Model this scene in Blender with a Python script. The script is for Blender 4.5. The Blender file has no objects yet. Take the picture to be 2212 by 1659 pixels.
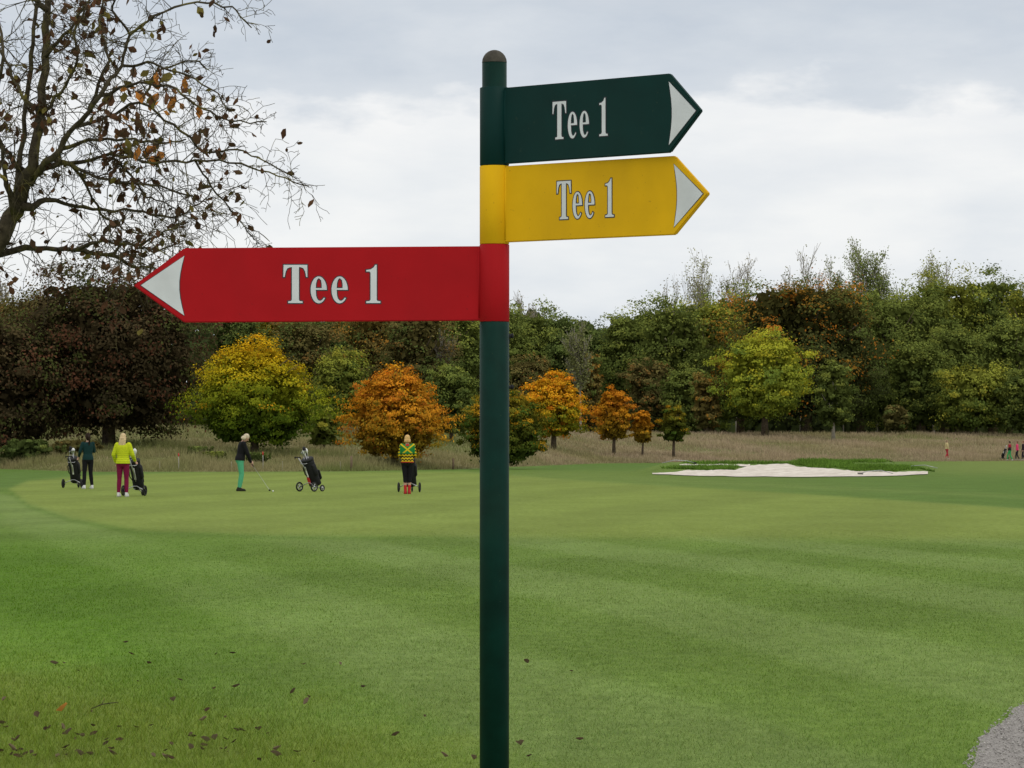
import bpy, math, random
import numpy as np
from mathutils import Vector, Matrix, noise as mnoise, Euler
from mathutils.geometry import tessellate_polygon
C = bpy.context.scene.collection
F=7000.0; CX=1106.0; HZ=962.0; CAMH=1.37
R=math.radians
rnd=random.Random(7)
NR=np.random.default_rng(11)

# ------------------------------------------------------------ terrain
E_px=[-2500,0,200,500,760,1000,1100,1300,1700,2212,5000]
E_py=[1014,1013,1019,1019,1018,1013,1009,1001,998,996,996]
def sstep(t):
    t=np.clip(t,0,1); return t*t*(3-2*t)
def hsh(ix,iy,seed):
    h=(ix*374761393+iy*668265263+seed*974126177)&0xffffffff
    h=((h^(h>>13))*1274126177)&0xffffffff
    h=(h^(h>>16))&0xffffffff
    return h/4294967296.0
def vnoise(x,y,seed=0):
    x=np.asarray(x,float); y=np.asarray(y,float)
    ix=np.floor(x).astype(np.int64); iy=np.floor(y).astype(np.int64)
    fx=x-ix; fy=y-iy; fx=fx*fx*(3-2*fx); fy=fy*fy*(3-2*fy)
    a=hsh(ix,iy,seed); b=hsh(ix+1,iy,seed); c=hsh(ix,iy+1,seed); d=hsh(ix+1,iy+1,seed)
    return (a*(1-fx)+b*fx)*(1-fy)+(c*(1-fx)+d*fx)*fy
def fbm(x,y,seed=0,o=4):
    s=0;a=.5;n=0
    for i in range(o):
        s=s+a*vnoise(x,y,seed+i*17); n+=a; x=np.asarray(x)*2.03; y=np.asarray(y)*2.03; a*=.5
    return s/n
def edgeD(x,D):
    px=x/D*F+CX
    return F*CAMH/(np.interp(px,E_px,E_py)-HZ)
def HT(x,D):
    x=np.asarray(x,float); D=np.asarray(D,float)
    e=edgeD(x,D)
    z=np.clip(D-e,0,62)*.04
    z=z+sstep((D-e)/20)*(fbm(x*.12,D*.12,5)-.5)*.35
    win=sstep((x-5.4)/2.6)*(1-sstep((x-17.2)/3.6))*(.525+.125*sstep((x-12.2)/1.8))
    m=sstep((D-138.5)/17)*(1-sstep((D-160)/13))
    z=z+win*m*(1+.34*(fbm(x*.7,D*.25,9)-.5)*sstep((D-152)/6))
    return z
def W(px,py,D):
    return Vector(((px-CX)/F*D, D, CAMH+(HZ-py)/F*D))
def hit(px,py):
    D=max(5.0,F*CAMH/(py-HZ)*.6) if py>HZ+1 else 200
    Ds=np.arange(D,420,.1)
    xs=(px-CX)/F*Ds
    pp=HZ+F*(CAMH-HT(xs,Ds))/Ds
    k=np.argmax(pp<=py); 
    return Vector((xs[k],Ds[k],float(HT(xs[k],Ds[k]))))
def gpos(px,D):
    x=(px-CX)/F*D
    return Vector((x,D,float(HT(x,D))))

def gcol(x,D):
    px=x/D*F+CX; py=HZ+F*CAMH/D
    n=x.shape
    def mixc(a,b,t): return a*(1-t[...,None])+b*t[...,None]
    def sg(t): return 1/(1+np.exp(-np.clip(t,-30,30)))
    near=np.zeros(n+(3,))+np.array((.146,.226,.048))
    lf=np.array((.104,.206,.018))
    wob=(fbm(px/170,py/60,21)-.5)
    near=mixc(near,lf,sg((400-px+wob*500)/120)*sstep((py-1120)/90)*.9)
    s=D*.20+x*.95+(fbm(x*.2,D*.06,3)-.5)*1.2
    st=np.tanh(3.5*np.sin(s*2.1))
    s2=D*.33-x*.55+(fbm(x*.2,D*.06,13)-.5)*1.5
    st2=np.tanh(2.5*np.sin(s2*1.5))
    fade=sstep((1600-py)/200)
    near=near*(1+.08*st*fade+.05*st2*fade+.14*(fbm(x*.5,D*.12,31)-.5)+.22*(fbm(x*4,D*1.2,33)-.5)*sstep((py-1120)/200))[...,None]
    near=near*np.stack([1+.04*st,np.ones(n),1+.16*st],-1)
    rg=sg((py-(1440+.16*px)+wob*130)/22)*sg((900-px+wob*600)/140)
    near=mixc(near,np.array((.160,.218,.032)),rg*.85)
    br=np.clip((fbm(x*3.2,D*1.1,41)-.60)*5,0,1)*rg*sg((480-px)/120)*sg((py-1500)/30)
    near=mixc(near,np.array((.12,.10,.05)),br*.45)
    fb=np.interp(px,[-900,20,60,150,300,600,1100,2212,3500],[1020,1055,1088,1118,1146,1156,1160,1166,1172])
    ft=np.interp(px,[-900,20,60,200,400,900,1000,1300,1700,2212,3500],[1020,1055,1038,1026,1020,1018,1018,1040,1064,1098,1160])
    w=1.5+np.abs(py-1010)/60
    fw=sg((fb-py)/w)*sg((py-ft)/1.5)
    fc=np.array((.190,.254,.052))*(1+.12*(fbm(x*.3,D*.05,51)-.5)+.05*np.tanh(3*np.sin((D*.16-x*.9)*1.3)))[...,None]
    near=mixc(near,fc,fw)
    ring=np.exp(-((py-fb-5)/5)**2)*sg((1000-px)/100)
    near=mixc(near,np.array((.090,.170,.022)),ring*.55)
    far=sg((ft-py)/1.5)
    fcol=np.zeros(n+(3,))+np.array((.098,.176,.032))
    fcol=mixc(fcol,np.array((.158,.224,.046)),sg((1600-px)/200)*sg((py-1016)/3)*sg((px-1050)/60)*.8)
    fcol=mixc(fcol,np.array((.16,.220,.05)),sg((px-1980)/60)*sg((1024-py)/5))
    fcol=mixc(fcol,np.array((.15,.22,.05)),np.exp(-((py-(1050+(px-1700)*.045))/5)**2)*sg((px-1350)/60)*.5)
    near=mixc(near,fcol,far)
    e=edgeD(x,D); md=sg((D-e)/.8)
    mc=mixc(np.zeros(n+(3,))+np.array((.24,.21,.11)),np.array((.13,.16,.045)),np.clip((fbm(x*.2,D*.15,61)-.4)*3,0,1))
    near=mixc(near,mc,md)
    return near

# ------------------------------------------------------------ mesh helpers
def fastmesh(name,V,Fa,col=None,smooth=False):
    V=np.ascontiguousarray(V,dtype=np.float32); Fa=np.ascontiguousarray(Fa,dtype=np.int32)
    me=bpy.data.meshes.new(name); n=len(V); m,k=Fa.shape
    me.vertices.add(n); me.vertices.foreach_set('co',V.ravel())
    me.loops.add(m*k); me.loops.foreach_set('vertex_index',Fa.ravel())
    me.polygons.add(m); me.polygons.foreach_set('loop_start',np.arange(m,dtype=np.int32)*k)
    me.update(calc_edges=True)
    if smooth: me.polygons.foreach_set('use_smooth',np.ones(m,dtype=bool))
    if col is not None: setcol(me,col)
    me.validate()
    return me
def setcol(me,col):
    a=me.color_attributes.new('Col','FLOAT_COLOR','POINT')
    c=np.ones((len(col),4),dtype=np.float32); c[:,:3]=col
    a.data.foreach_set('color',c.ravel())
def link(name,me,mat,parent=None):
    o=bpy.data.objects.new(name,me); C.objects.link(o)
    if mat: me.materials.clear(); me.materials.append(mat)
    if parent: o.parent=parent
    return o
def tag(o,label=None,cat=None,group=None,kind=None):
    if label: o['label']=label
    if cat: o['category']=cat
    if group: o['group']=group
    if kind: o['kind']=kind
    return o
def empty(name,loc,rz=0,label=None,cat=None,group=None):
    o=bpy.data.objects.new(name,None); C.objects.link(o); o.location=loc; o.rotation_euler=(0,0,rz)
    o.empty_display_size=.1
    return tag(o,label,cat,group)
def frame(t):
    t=t.normalized(); a=Vector((0,0,1)) if abs(t.z)<.9 else Vector((1,0,0))
    u=t.cross(a).normalized(); return u,t.cross(u).normalized()
class MB:
    def __init__(s): s.v=[]; s.f=[]
    def tube(s,pts,rad,n=8,cap=True):
        pts=[Vector(p) for p in pts]
        if not hasattr(rad,'__len__'): rad=[rad]*len(pts)
        b=len(s.v); u=None
        for i,p in enumerate(pts):
            t=(pts[min(i+1,len(pts)-1)]-pts[max(i-1,0)])
            if t.length<1e-9: t=Vector((0,0,1))
            t.normalize()
            if u is None: u,v=frame(t)
            else:
                u=(u-t*u.dot(t)); u=u.normalized() if u.length>1e-6 else frame(t)[0]; v=t.cross(u)
            for k in range(n):
                a=2*math.pi*k/n; s.v.append(p+(u*math.cos(a)+v*math.sin(a))*rad[i])
        for i in range(len(pts)-1):
            for k in range(n):
                k2=(k+1)%n; s.f.append((b+i*n+k,b+i*n+k2,b+(i+1)*n+k2,b+(i+1)*n+k))
        if cap:
            s.f.append(tuple(b+k for k in range(n))[::-1]); e=b+(len(pts)-1)*n; s.f.append(tuple(e+k for k in range(n)))
        return s
    def capsule(s,p0,r0,p1=None,r1=None,n=10):
        p0=Vector(p0); p1=Vector(p1) if p1 is not None else p0+Vector((0,0,1e-4)); r1=r0 if r1 is None else r1
        t=(p1-p0).normalized(); P=[];Q=[]
        for a in (-88,-60,-30,0): P.append(p0+t*r0*math.sin(R(a))); Q.append(r0*math.cos(R(a)))
        for a in (0,30,60,88): P.append(p1+t*r1*math.sin(R(a))); Q.append(r1*math.cos(R(a)))
        return s.tube(P,Q,n)
    def ell(s,c,rx,ry,rz,n=14,m=8,M=None):
        b=len(s.v); c=Vector(c)
        for i in range(m+1):
            a=math.pi*(i/m)*.98+.01*math.pi
            for k in range(n):
                q=2*math.pi*k/n; p=Vector((rx*math.sin(a)*math.cos(q),ry*math.sin(a)*math.sin(q),-rz*math.cos(a)))
                if M: p=M@p
                s.v.append(c+p)
        for i in range(m):
            for k in range(n):
                k2=(k+1)%n; s.f.append((b+i*n+k,b+i*n+k2,b+(i+1)*n+k2,b+(i+1)*n+k))
        s.f.append(tuple(b+k for k in range(n))[::-1]); s.f.append(tuple(b+m*n+k for k in range(n)))
        return s
    def loft(s,rings,n=18):
        b=len(s.v)
        for (x,y,z,rx,ry) in rings:
            for k in range(n):
                q=2*math.pi*k/n; s.v.append(Vector((x+rx*math.cos(q),y+ry*math.sin(q),z)))
        for i in range(len(rings)-1):
            for k in range(n):
                k2=(k+1)%n; s.f.append((b+i*n+k,b+i*n+k2,b+(i+1)*n+k2,b+(i+1)*n+k))
        s.f.append(tuple(b+k for k in range(n))[::-1]); e=b+(len(rings)-1)*n; s.f.append(tuple(e+k for k in range(n)))
        return s
    def box(s,c,sz,M=None):
        b=len(s.v); c=Vector(c)
        for x in (-.5,.5):
            for y in (-.5,.5):
                for z in (-.5,.5):
                    p=Vector((x*sz[0],y*sz[1],z*sz[2]))
                    if M: p=M@p
                    s.v.append(c+p)
        for q in ((0,1,3,2),(4,6,7,5),(0,4,5,1),(2,3,7,6),(0,2,6,4),(1,5,7,3)): s.f.append(tuple(b+i for i in q))
        return s
    def torus(s,c,Rr,r,axis,n=24,m=8):
        c=Vector(c); u,v=frame(Vector(axis)); a=Vector(axis).normalized(); b=len(s.v)
        for i in range(n):
            q=2*math.pi*i/n; d=u*math.cos(q)+v*math.sin(q)
            for k in range(m):
                w=2*math.pi*k/m; s.v.append(c+d*(Rr+r*math.cos(w))+a*r*math.sin(w))
        for i in range(n):
            for k in range(m):
                i2=(i+1)%n;k2=(k+1)%m; s.f.append((b+i*m+k,b+i2*m+k,b+i2*m+k2,b+i*m+k2))
        return s
    def mesh(s,name,smooth=True):
        me=bpy.data.meshes.new(name); me.from_pydata([tuple(v) for v in s.v],[],s.f); me.update()
        if smooth: me.polygons.foreach_set('use_smooth',np.ones(len(me.polygons),dtype=bool))
        return me
    def build(s,name,mat,parent=None,smooth=True): return link(name,s.mesh(name,smooth),mat,parent)
def remeshed(mb,name,vox,it=4):
    me=mb.mesh(name); o=bpy.data.objects.new('tmp',me); C.objects.link(o)
    m=o.modifiers.new('r','REMESH'); m.mode='VOXEL'; m.voxel_size=vox
    sm=o.modifiers.new('s','SMOOTH'); sm.iterations=it; sm.factor=.5
    dg=bpy.context.evaluated_depsgraph_get(); dg.update()
    r=bpy.data.meshes.new_from_object(o.evaluated_get(dg)); r.name=name
    bpy.data.objects.remove(o); bpy.data.meshes.remove(me)
    r.polygons.foreach_set('use_smooth',np.ones(len(r.polygons),dtype=bool))
    return r
def verts(me):
    a=np.zeros(len(me.vertices)*3,dtype=np.float32); me.vertices.foreach_get('co',a); return a.reshape(-1,3)

# ------------------------------------------------------------ materials
def newmat(name):
    m=bpy.data.materials.new(name); m.use_nodes=True; nt=m.node_tree; nt.nodes.clear()
    out=nt.nodes.new('ShaderNodeOutputMaterial'); b=nt.nodes.new('ShaderNodeBsdfPrincipled'); nt.links.new(b.outputs[0],out.inputs[0])
    return m,nt,b,out
def noise_node(nt,scale,detail=4,coord='Object',stretch=None):
    tc=nt.nodes.new('ShaderNodeTexCoord'); n=nt.nodes.new('ShaderNodeTexNoise'); n.inputs['Scale'].default_value=scale; n.inputs['Detail'].default_value=detail
    if stretch:
        mp=nt.nodes.new('ShaderNodeMapping'); mp.inputs['Scale'].default_value=stretch; nt.links.new(tc.outputs[coord],mp.inputs[0]); nt.links.new(mp.outputs[0],n.inputs['Vector'])
    else: nt.links.new(tc.outputs[coord],n.inputs['Vector'])
    return n
def ramp(nt,src,stops):
    r=nt.nodes.new('ShaderNodeValToRGB'); e=r.color_ramp.elements
    while len(e)<len(stops): e.new(.5)
    for i,(p,c) in enumerate(stops): e[i].position=p; e[i].color=(*c,1) if len(c)==3 else c
    nt.links.new(src,r.inputs[0]); return r
def mix(nt,a,b,f,mode='MIX'):
    m=nt.nodes.new('ShaderNodeMix'); m.data_type='RGBA'; m.blend_type=mode
    for v,i in ((a,6),(b,7)):
        if hasattr(v,'links') or hasattr(v,'is_linked'): nt.links.new(v,m.inputs[i])
        else: m.inputs[i].default_value=(*v,1)
    if hasattr(f,'is_linked'): nt.links.new(f,m.inputs[0])
    else: m.inputs[0].default_value=f
    return m.outputs[2]
def bump(nt,b,src,st,dist=.01):
    n=nt.nodes.new('ShaderNodeBump'); n.inputs['Strength'].default_value=st; n.inputs['Distance'].default_value=dist
    nt.links.new(src,n.inputs['Height']); nt.links.new(n.outputs[0],b.inputs['Normal'])
def plain(name,c,rough=.5,metal=0,var=.25,sc=40,bm=0,dirt=None,dirtamt=.5,spec=.5):
    m,nt,b,out=newmat(name)
    n=noise_node(nt,sc,5)
    r=ramp(nt,n.outputs[0],[(.3,tuple(x*(1-var) for x in c)),(.7,tuple(min(1,x*(1+var)) for x in c))])
    col=r.outputs[0]
    if dirt:
        n2=noise_node(nt,sc*.35,8,stretch=(1,1,.4)); d=ramp(nt,n2.outputs[0],[(.52,(0,0,0)),(.75,(dirtamt,)*3)])
        n3=noise_node(nt,sc*9,2); d3=ramp(nt,n3.outputs[0],[(.72,(0,0,0)),(.76,(.6,.6,.6))])
        col=mix(nt,col,dirt,d.outputs[0]); col=mix(nt,col,dirt,d3.outputs[0])
    nt.links.new(col,b.inputs['Base Color']); b.inputs['Roughness'].default_value=rough; b.inputs['Metallic'].default_value=metal
    b.inputs['Specular IOR Level'].default_value=spec
    if bm: bump(nt,b,n.outputs[0],bm,.002)
    return m
def attrmat(name,rough=.6,trans=0,var=.0,sc=3,bm=0,bsc=60,spec=.3):
    m,nt,b,out=newmat(name)
    a=nt.nodes.new('ShaderNodeAttribute'); a.attribute_name='Col'; col=a.outputs['Color']
    if var:
        n=noise_node(nt,sc,6); r=ramp(nt,n.outputs[0],[(.3,(1-var,)*3),(.7,(1+var,)*3)]); col=mix(nt,col,r.outputs[0],1.0,'MULTIPLY')
    nt.links.new(col,b.inputs['Base Color']); b.inputs['Roughness'].default_value=rough
    b.inputs['Specular IOR Level'].default_value=spec
    if bm:
        n=noise_node(nt,bsc,4); bump(nt,b,n.outputs[0],bm,.01)
    if trans:
        t=nt.nodes.new('ShaderNodeBsdfTranslucent'); nt.links.new(col,t.inputs[0]); ms=nt.nodes.new('ShaderNodeMixShader'); ms.inputs[0].default_value=trans
        nt.links.new(b.outputs[0],ms.inputs[1]); nt.links.new(t.outputs[0],ms.inputs[2]); nt.links.new(ms.outputs[0],out.inputs[0])
    return m
M_leaf=attrmat('foliage',.9,.30,spec=.0)
M_blade=attrmat('grass_blades',.9,.25,spec=.0)
M_cloth=attrmat('cloth',.85,0,.12,30,.3,120,.15)
M_skin=attrmat('skin',.55,0,.05,30)
M_bark=plain('bark',(.085,.065,.045),.9,0,.5,6,.8,(.16,.15,.05),.8,.2)
M_bark_near=plain('lichen_bark',(.058,.048,.030),.9,0,.5,40,.8,(.21,.19,.045),.85,.1)
M_palebark=plain('pale_bark',(.30,.275,.23),.9,0,.3,4,spec=.1)
M_black=plain('black_fabric',(.012,.012,.014),.7,0,.3,30,spec=.25)
M_rubber=plain('rubber',(.015,.015,.015),.7,spec=.3)
M_steel=plain('steel',(.42,.42,.44),.35,.9,.1)
M_white=plain('white_plastic',(.75,.75,.74),.4,0,.06)
M_stake=plain('pale_stake_plastic',(.34,.32,.27),.6,0,.1)
M_redp=plain('red_plastic',(.5,.02,.02),.45,0,.1)
M_wood=plain('weathered_wood',(.16,.11,.07),.9,0,.3,8)
M_sgreen=plain('dark_green_paint',(.0016,.027,.023),.55,0,.12,9,.02,(.02,.045,.03),.14,.12)
M_syellow=plain('yellow_paint',(.72,.42,.006),.65,0,.06,9,.02,(.40,.22,.012),.32,.10)
M_sred=plain('red_paint',(.39,.008,.012),.65,0,.06,9,.02,(.23,.010,.012),.35,.10)
M_pole=plain('green_pole_paint',(.0016,.026,.019),.5,0,.25,14,.05,(.035,.065,.035),.22,.12)
M_cap=plain('weathered_cap',(.050,.045,.034),.8,0,.4,60,.3,(.11,.10,.08),.6,.3)
M_swhite=plain('sign_white',(.62,.65,.66),.6,0,.06,20,0,(.42,.42,.38),.3,.2)
M_sblack=plain('sign_black',(.012,.012,.018),.5)

gm,nt,b,out=newmat('mown_grass')
a=nt.nodes.new('ShaderNodeAttribute'); a.attribute_name='Col'
n1=noise_node(nt,9,8,stretch=(1,.45,1)); r1=ramp(nt,n1.outputs[0],[(.3,(.80,.82,.78)),(.7,(1.18,1.15,1.2))])
n2=noise_node(nt,.9,6,stretch=(1,.35,1)); r2=ramp(nt,n2.outputs[0],[(.3,(.90,.90,.86)),(.7,(1.08,1.08,1.12))])
n3=noise_node(nt,60,3,stretch=(1,.5,1)); r3=ramp(nt,n3.outputs[0],[(.3,(.70,.72,.64)),(.7,(1.26,1.22,1.26))])
c=mix(nt,a.outputs['Color'],r1.outputs[0],1,'MULTIPLY'); c=mix(nt,c,r2.outputs[0],1,'MULTIPLY'); c=mix(nt,c,r3.outputs[0],1,'MULTIPLY')
nt.links.new(c,b.inputs['Base Color']); b.inputs['Roughness'].default_value=.9; b.inputs['Specular IOR Level'].default_value=.05
bump(nt,b,n3.outputs[0],.4,.02)
M_ground=gm

# ------------------------------------------------------------ ground
Ds=np.concatenate([np.geomspace(1.2,134.5,430),np.arange(135,180,.3),np.geomspace(180.5,345,170),np.geomspace(350,2500,30)])
us=np.concatenate([np.linspace(-1.3,-.24,26),np.linspace(-.225,.225,280),np.linspace(.24,1.3,26)])
DD,UU=np.meshgrid(Ds,us,indexing='ij'); XX=DD*UU
ZZ=HT(XX,DD)
V=np.stack([XX,DD,ZZ],-1).reshape(-1,3); nr,ncn=DD.shape
idx=np.arange(nr*ncn).reshape(nr,ncn)
Fa=np.stack([idx[:-1,:-1],idx[:-1,1:],idx[1:,1:],idx[1:,:-1]],-1).reshape(-1,4)
tag(link('ground',fastmesh('ground',V,Fa,gcol(XX,DD).reshape(-1,3),True),M_ground),kind='structure')

pe=[(1.2,.15),(5,.70),(9,1.18),(13,1.80),(14,1.97),(15.2,2.21),(16.9,2.62),(18.5,3.30),(21,4.8),(24,7.0),(28,11)]
pD=np.array([p[0] for p in pe]); pX=np.array([p[1] for p in pe])
def onpath(x,D): 
    e=np.interp(D,pD,pX)+.10*(fbm(D*2.5,D*0+3,71)-.5)
    return (x>e+NR.uniform(-.03,.06,len(x)))&(x<e+3.2)&(D<28)
dl=np.linspace(1.2,28,220); V=[];Fc=[]
for i,d in enumerate(dl):
    e=float(np.interp(d,pD,pX))+.10*(float(fbm(d*2.5,3,71))-.5)
    for k in range(9): V.append((e+3.2*k/8,d,.006+.012*math.sin(math.pi*k/8)))
for i in range(len(dl)-1):
    for k in range(8): a0=i*9+k; Fc.append((a0,a0+1,a0+10,a0+9))
gp,nt,b,out=newmat('gravel')
vo=nt.nodes.new('ShaderNodeTexVoronoi'); vo.inputs['Scale'].default_value=110; tc=nt.nodes.new('ShaderNodeTexCoord'); nt.links.new(tc.outputs['Object'],vo.inputs['Vector'])
sep=nt.nodes.new('ShaderNodeSeparateColor'); nt.links.new(vo.outputs['Color'],sep.inputs[0])
r=ramp(nt,sep.outputs[0],[(0,(.19,.175,.16)),(.5,(.30,.28,.26)),(1,(.40,.38,.36))]); nt.links.new(r.outputs[0],b.inputs['Base Color']); b.inputs['Roughness'].default_value=.95
bump(nt,b,vo.outputs['Distance'],.7,.015)
tag(link('gravel_path',fastmesh('gravel_path',np.array(V),np.array(Fc),smooth=True),gp),kind='structure')
n=8000; d=NR.uniform(12.5,19,n); x=np.interp(d,pD,pX)-.02+NR.uniform(0,1.5,n)
s=NR.uniform(.003,.008,n); base=np.array([(1,0,0),(-1,0,0),(0,1,0),(0,-1,0),(0,0,.7),(0,0,-.7)])
V=(base[None]*s[:,None,None]*NR.uniform(.6,1.3,(n,6,1)))+np.stack([x,d,np.full(n,.014)],-1)[:,None]
tri=np.array([(0,2,4),(2,1,4),(1,3,4),(3,0,4),(2,0,5),(1,2,5),(3,1,5),(0,3,5)])
Fa=(tri[None]+np.arange(n)[:,None,None]*6).reshape(-1,3)
g=NR.uniform(.22,.48,n)[:,None]*np.array((1,.95,.89)); 
tag(link('pebbles',fastmesh('pebbles',V.reshape(-1,3),Fa,np.repeat(g,6,0)),M_skin),'loose grey pebbles scattered over the gravel path in the lower right corner','gravel',kind='stuff')

def blades(name,x,D,h,w,col,lean=.5,z=None):
    n=len(x); z=HT(x,D) if z is None else z
    th=NR.uniform(0,math.pi,n); la=NR.uniform(0,2*math.pi,n); ll=h*lean*NR.uniform(.2,1,n)
    b0=np.stack([x,D,z-.003],-1); dx=np.stack([np.cos(th)*w/2,np.sin(th)*w/2,np.zeros(n)],-1)
    tip=b0+np.stack([np.cos(la)*ll,np.sin(la)*ll,h],-1)
    V=np.stack([b0-dx,b0+dx,tip],1).reshape(-1,3); Fa=np.arange(3*n).reshape(-1,3)
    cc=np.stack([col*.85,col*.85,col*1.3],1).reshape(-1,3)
    return link(name,fastmesh(name,V,Fa,cc),M_blade)
n=330000
D=13.0*np.exp(NR.uniform(0,1,n)*math.log(60/13.0)); x=NR.uniform(-.175,.175,n)*D
k=~onpath(x,D); x=x[k];D=D[k];n=len(x)
px=x/D*F+CX; py=HZ+F*CAMH/D
rough=1/(1+np.exp(-(py-(1440+.16*px))/30))/(1+np.exp(-(800-px)/120))
h=NR.uniform(.009,.022,n)*(1+rough*1.5)*(1+.6*(fbm(x*2.5,D*1.,91)-.5))*np.clip((66-D)/30,.25,1)
w=.0027*(D/13)
col=gcol(x,D)*NR.uniform(.74,1.34,(n,1))*(1+NR.uniform(-.10,.10,(n,3)))
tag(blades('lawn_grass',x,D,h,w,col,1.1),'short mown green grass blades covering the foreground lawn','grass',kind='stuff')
# meadow
n=150000
px=NR.uniform(-300,2500,n); e=F*CAMH/(np.interp(px,E_px,E_py)-HZ)
D=e+70*NR.uniform(0,1,n)**1.5+NR.uniform(-.6,.6,n); x=(px-CX)/F*D
cl=fbm(x*.35,D*.2,101); rt=sstep((px-1050)/150)
h=(NR.uniform(.12,.36,n)+.9*(cl-.4)*(1-.35*rt))*np.clip((D-e+2)/5,.35,1)
c1=np.array((.38,.30,.20)); c2=np.array((.23,.23,.085)); c3=np.array((.125,.18,.04))
t=np.clip((fbm(x*.22,D*.10,111)-.35)*2.8,0,1)[:,None]; lf=(1-rt)[:,None]
col=c1*(1-t*.6)+c2*t*.6; col=col*(1-lf*.65)+(c2*(1-t)+c3*t)*lf*.65
col=col*NR.uniform(.72,1.24,(n,1))
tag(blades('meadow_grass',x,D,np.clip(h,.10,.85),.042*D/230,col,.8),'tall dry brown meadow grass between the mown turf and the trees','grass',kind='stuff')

# ------------------------------------------------------------ bunker
def sandsheet(name,p0,p1,tp,bt,off=.03):
    cols=np.linspace(p0,p1,150); V=[];Fc=[];nrow=10
    for px in cols:
        yt=np.interp(px,[q[0] for q in tp],[q[1] for q in tp])+(vnoise(px/14,1,5)-.5)*2.0+(vnoise(px/5,1,15)-.5)*1.0; yb=np.interp(px,[q[0] for q in bt],[q[1] for q in bt])+(vnoise(px/30,1,25)-.5)*1.2
        yb=max(yb,yt+.15)
        a=hit(px,yb); c_=hit(px,yt)
        for k in range(nrow):
            d=a.y+(c_.y-a.y)*k/(nrow-1); xx=a.x+(c_.x-a.x)*k/(nrow-1); V.append((xx,d,float(HT(xx,d))+off))
    for i in range(len(cols)-1):
        for k in range(nrow-1): a0=i*nrow+k; Fc.append((a0,a0+nrow,a0+nrow+1,a0+1))
    o=link(name,fastmesh(name,np.array(V),np.array(Fc),smooth=True),M_sand); return tag(o,kind='structure')
M_sand,nt,b,out=newmat('sand')
n1=noise_node(nt,2.5,8); r=ramp(nt,n1.outputs[0],[(.3,(.50,.44,.37)),(.7,(.80,.74,.66))]); nt.links.new(r.outputs[0],b.inputs['Base Color']); b.inputs['Roughness'].default_value=.95
bump(nt,b,n1.outputs[0],1,.14)
sandsheet('sand_bunker',1409,2004,[(1409,1024),(1440,1022),(1475,1018.5),(1490,1016.5),(1590,1016),(1612,1009),(1640,1005),(1700,1003.5),(1722,1009.5),(1800,1014),(1850,1018.5),(1930,1021),(2004,1019.5)],[(1409,1025),(1480,1028),(1600,1030.5),(1750,1031.5),(1900,1030),(2004,1025)])
sandsheet('sand_bunker',1468,1620,[(1468,1004.5),(1500,1003.3),(1620,1004.5)],[(1468,1006),(1530,1007),(1590,1007.2),(1620,1009.5)])
PX=[];PY=[]
for (cx_,cy_,rx_,ry_,n) in ((1525,1011.5,78,4.0,3000),(1560,1000.5,95,1.6,1400),(1775,1004,62,6.5,2800),(1900,1012,98,7,4400),(1760,996,50,2.5,900),(1870,997,60,2.5,900),(1660,1001,60,1.3,600)):
    for i in range(n):
        a_=rnd.uniform(0,6.283); q_=rnd.random()**.5*(1+.25*math.sin(a_*3+cx_))
        PX.append(cx_+rx_*q_*math.cos(a_)); PY.append(cy_+ry_*q_*math.sin(a_))
pts=[]; Dt=np.arange(137,163,.15); hc_={}
for px,py in zip(PX,PY):
    xs=(px-CX)/F*Dt
    key=int((px-1435)//5)
    if key not in hc_:
        pc=1435+key*5+2.5; hc_[key]=HZ+F*(CAMH-HT((pc-CX)/F*Dt,Dt))/Dt
    pp=hc_[key]; k=np.argmax(pp<=py) 
    if k==0: k=int(np.argmin(pp))
    pts.append((xs[k],Dt[k]))
pts=np.array(pts); n=len(pts)
col=np.array((.115,.205,.032))*NR.uniform(.55,1.5,(n,1))*(1+.6*(fbm(pts[:,0]*.8,pts[:,1]*.3,77)-.5))[:,None]
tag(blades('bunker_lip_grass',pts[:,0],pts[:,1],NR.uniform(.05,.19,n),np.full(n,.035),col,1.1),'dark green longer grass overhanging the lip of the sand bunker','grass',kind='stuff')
def rake(px,py,ang,label):
    p=hit(px,py); e=empty('bunker_rake',p+Vector((0,0,.06)),ang,label,'rake')
    MB().tube([(-.8,0,.0),(-.2,0,.14),(.4,0,.10),(.75,0,.02)],.016,6).build('handle',M_steel,e)
    m=MB().box((.78,0,.02),(.04,.5,.04))
    for k in range(8): m.box((.78,-.22+k*.063,-.02),(.012,.012,.06))
    m.build('rake_head',M_black,e,False)
rake(1466,1003,.2,'bunker rake lying at the left end of the bunker lip')
rake(1893,1026,R(200),'bunker rake lying in the front sand of the bunker')
rake(1988,1014,R(160),'bunker rake lying on the grass at the right end of the bunker')

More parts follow.
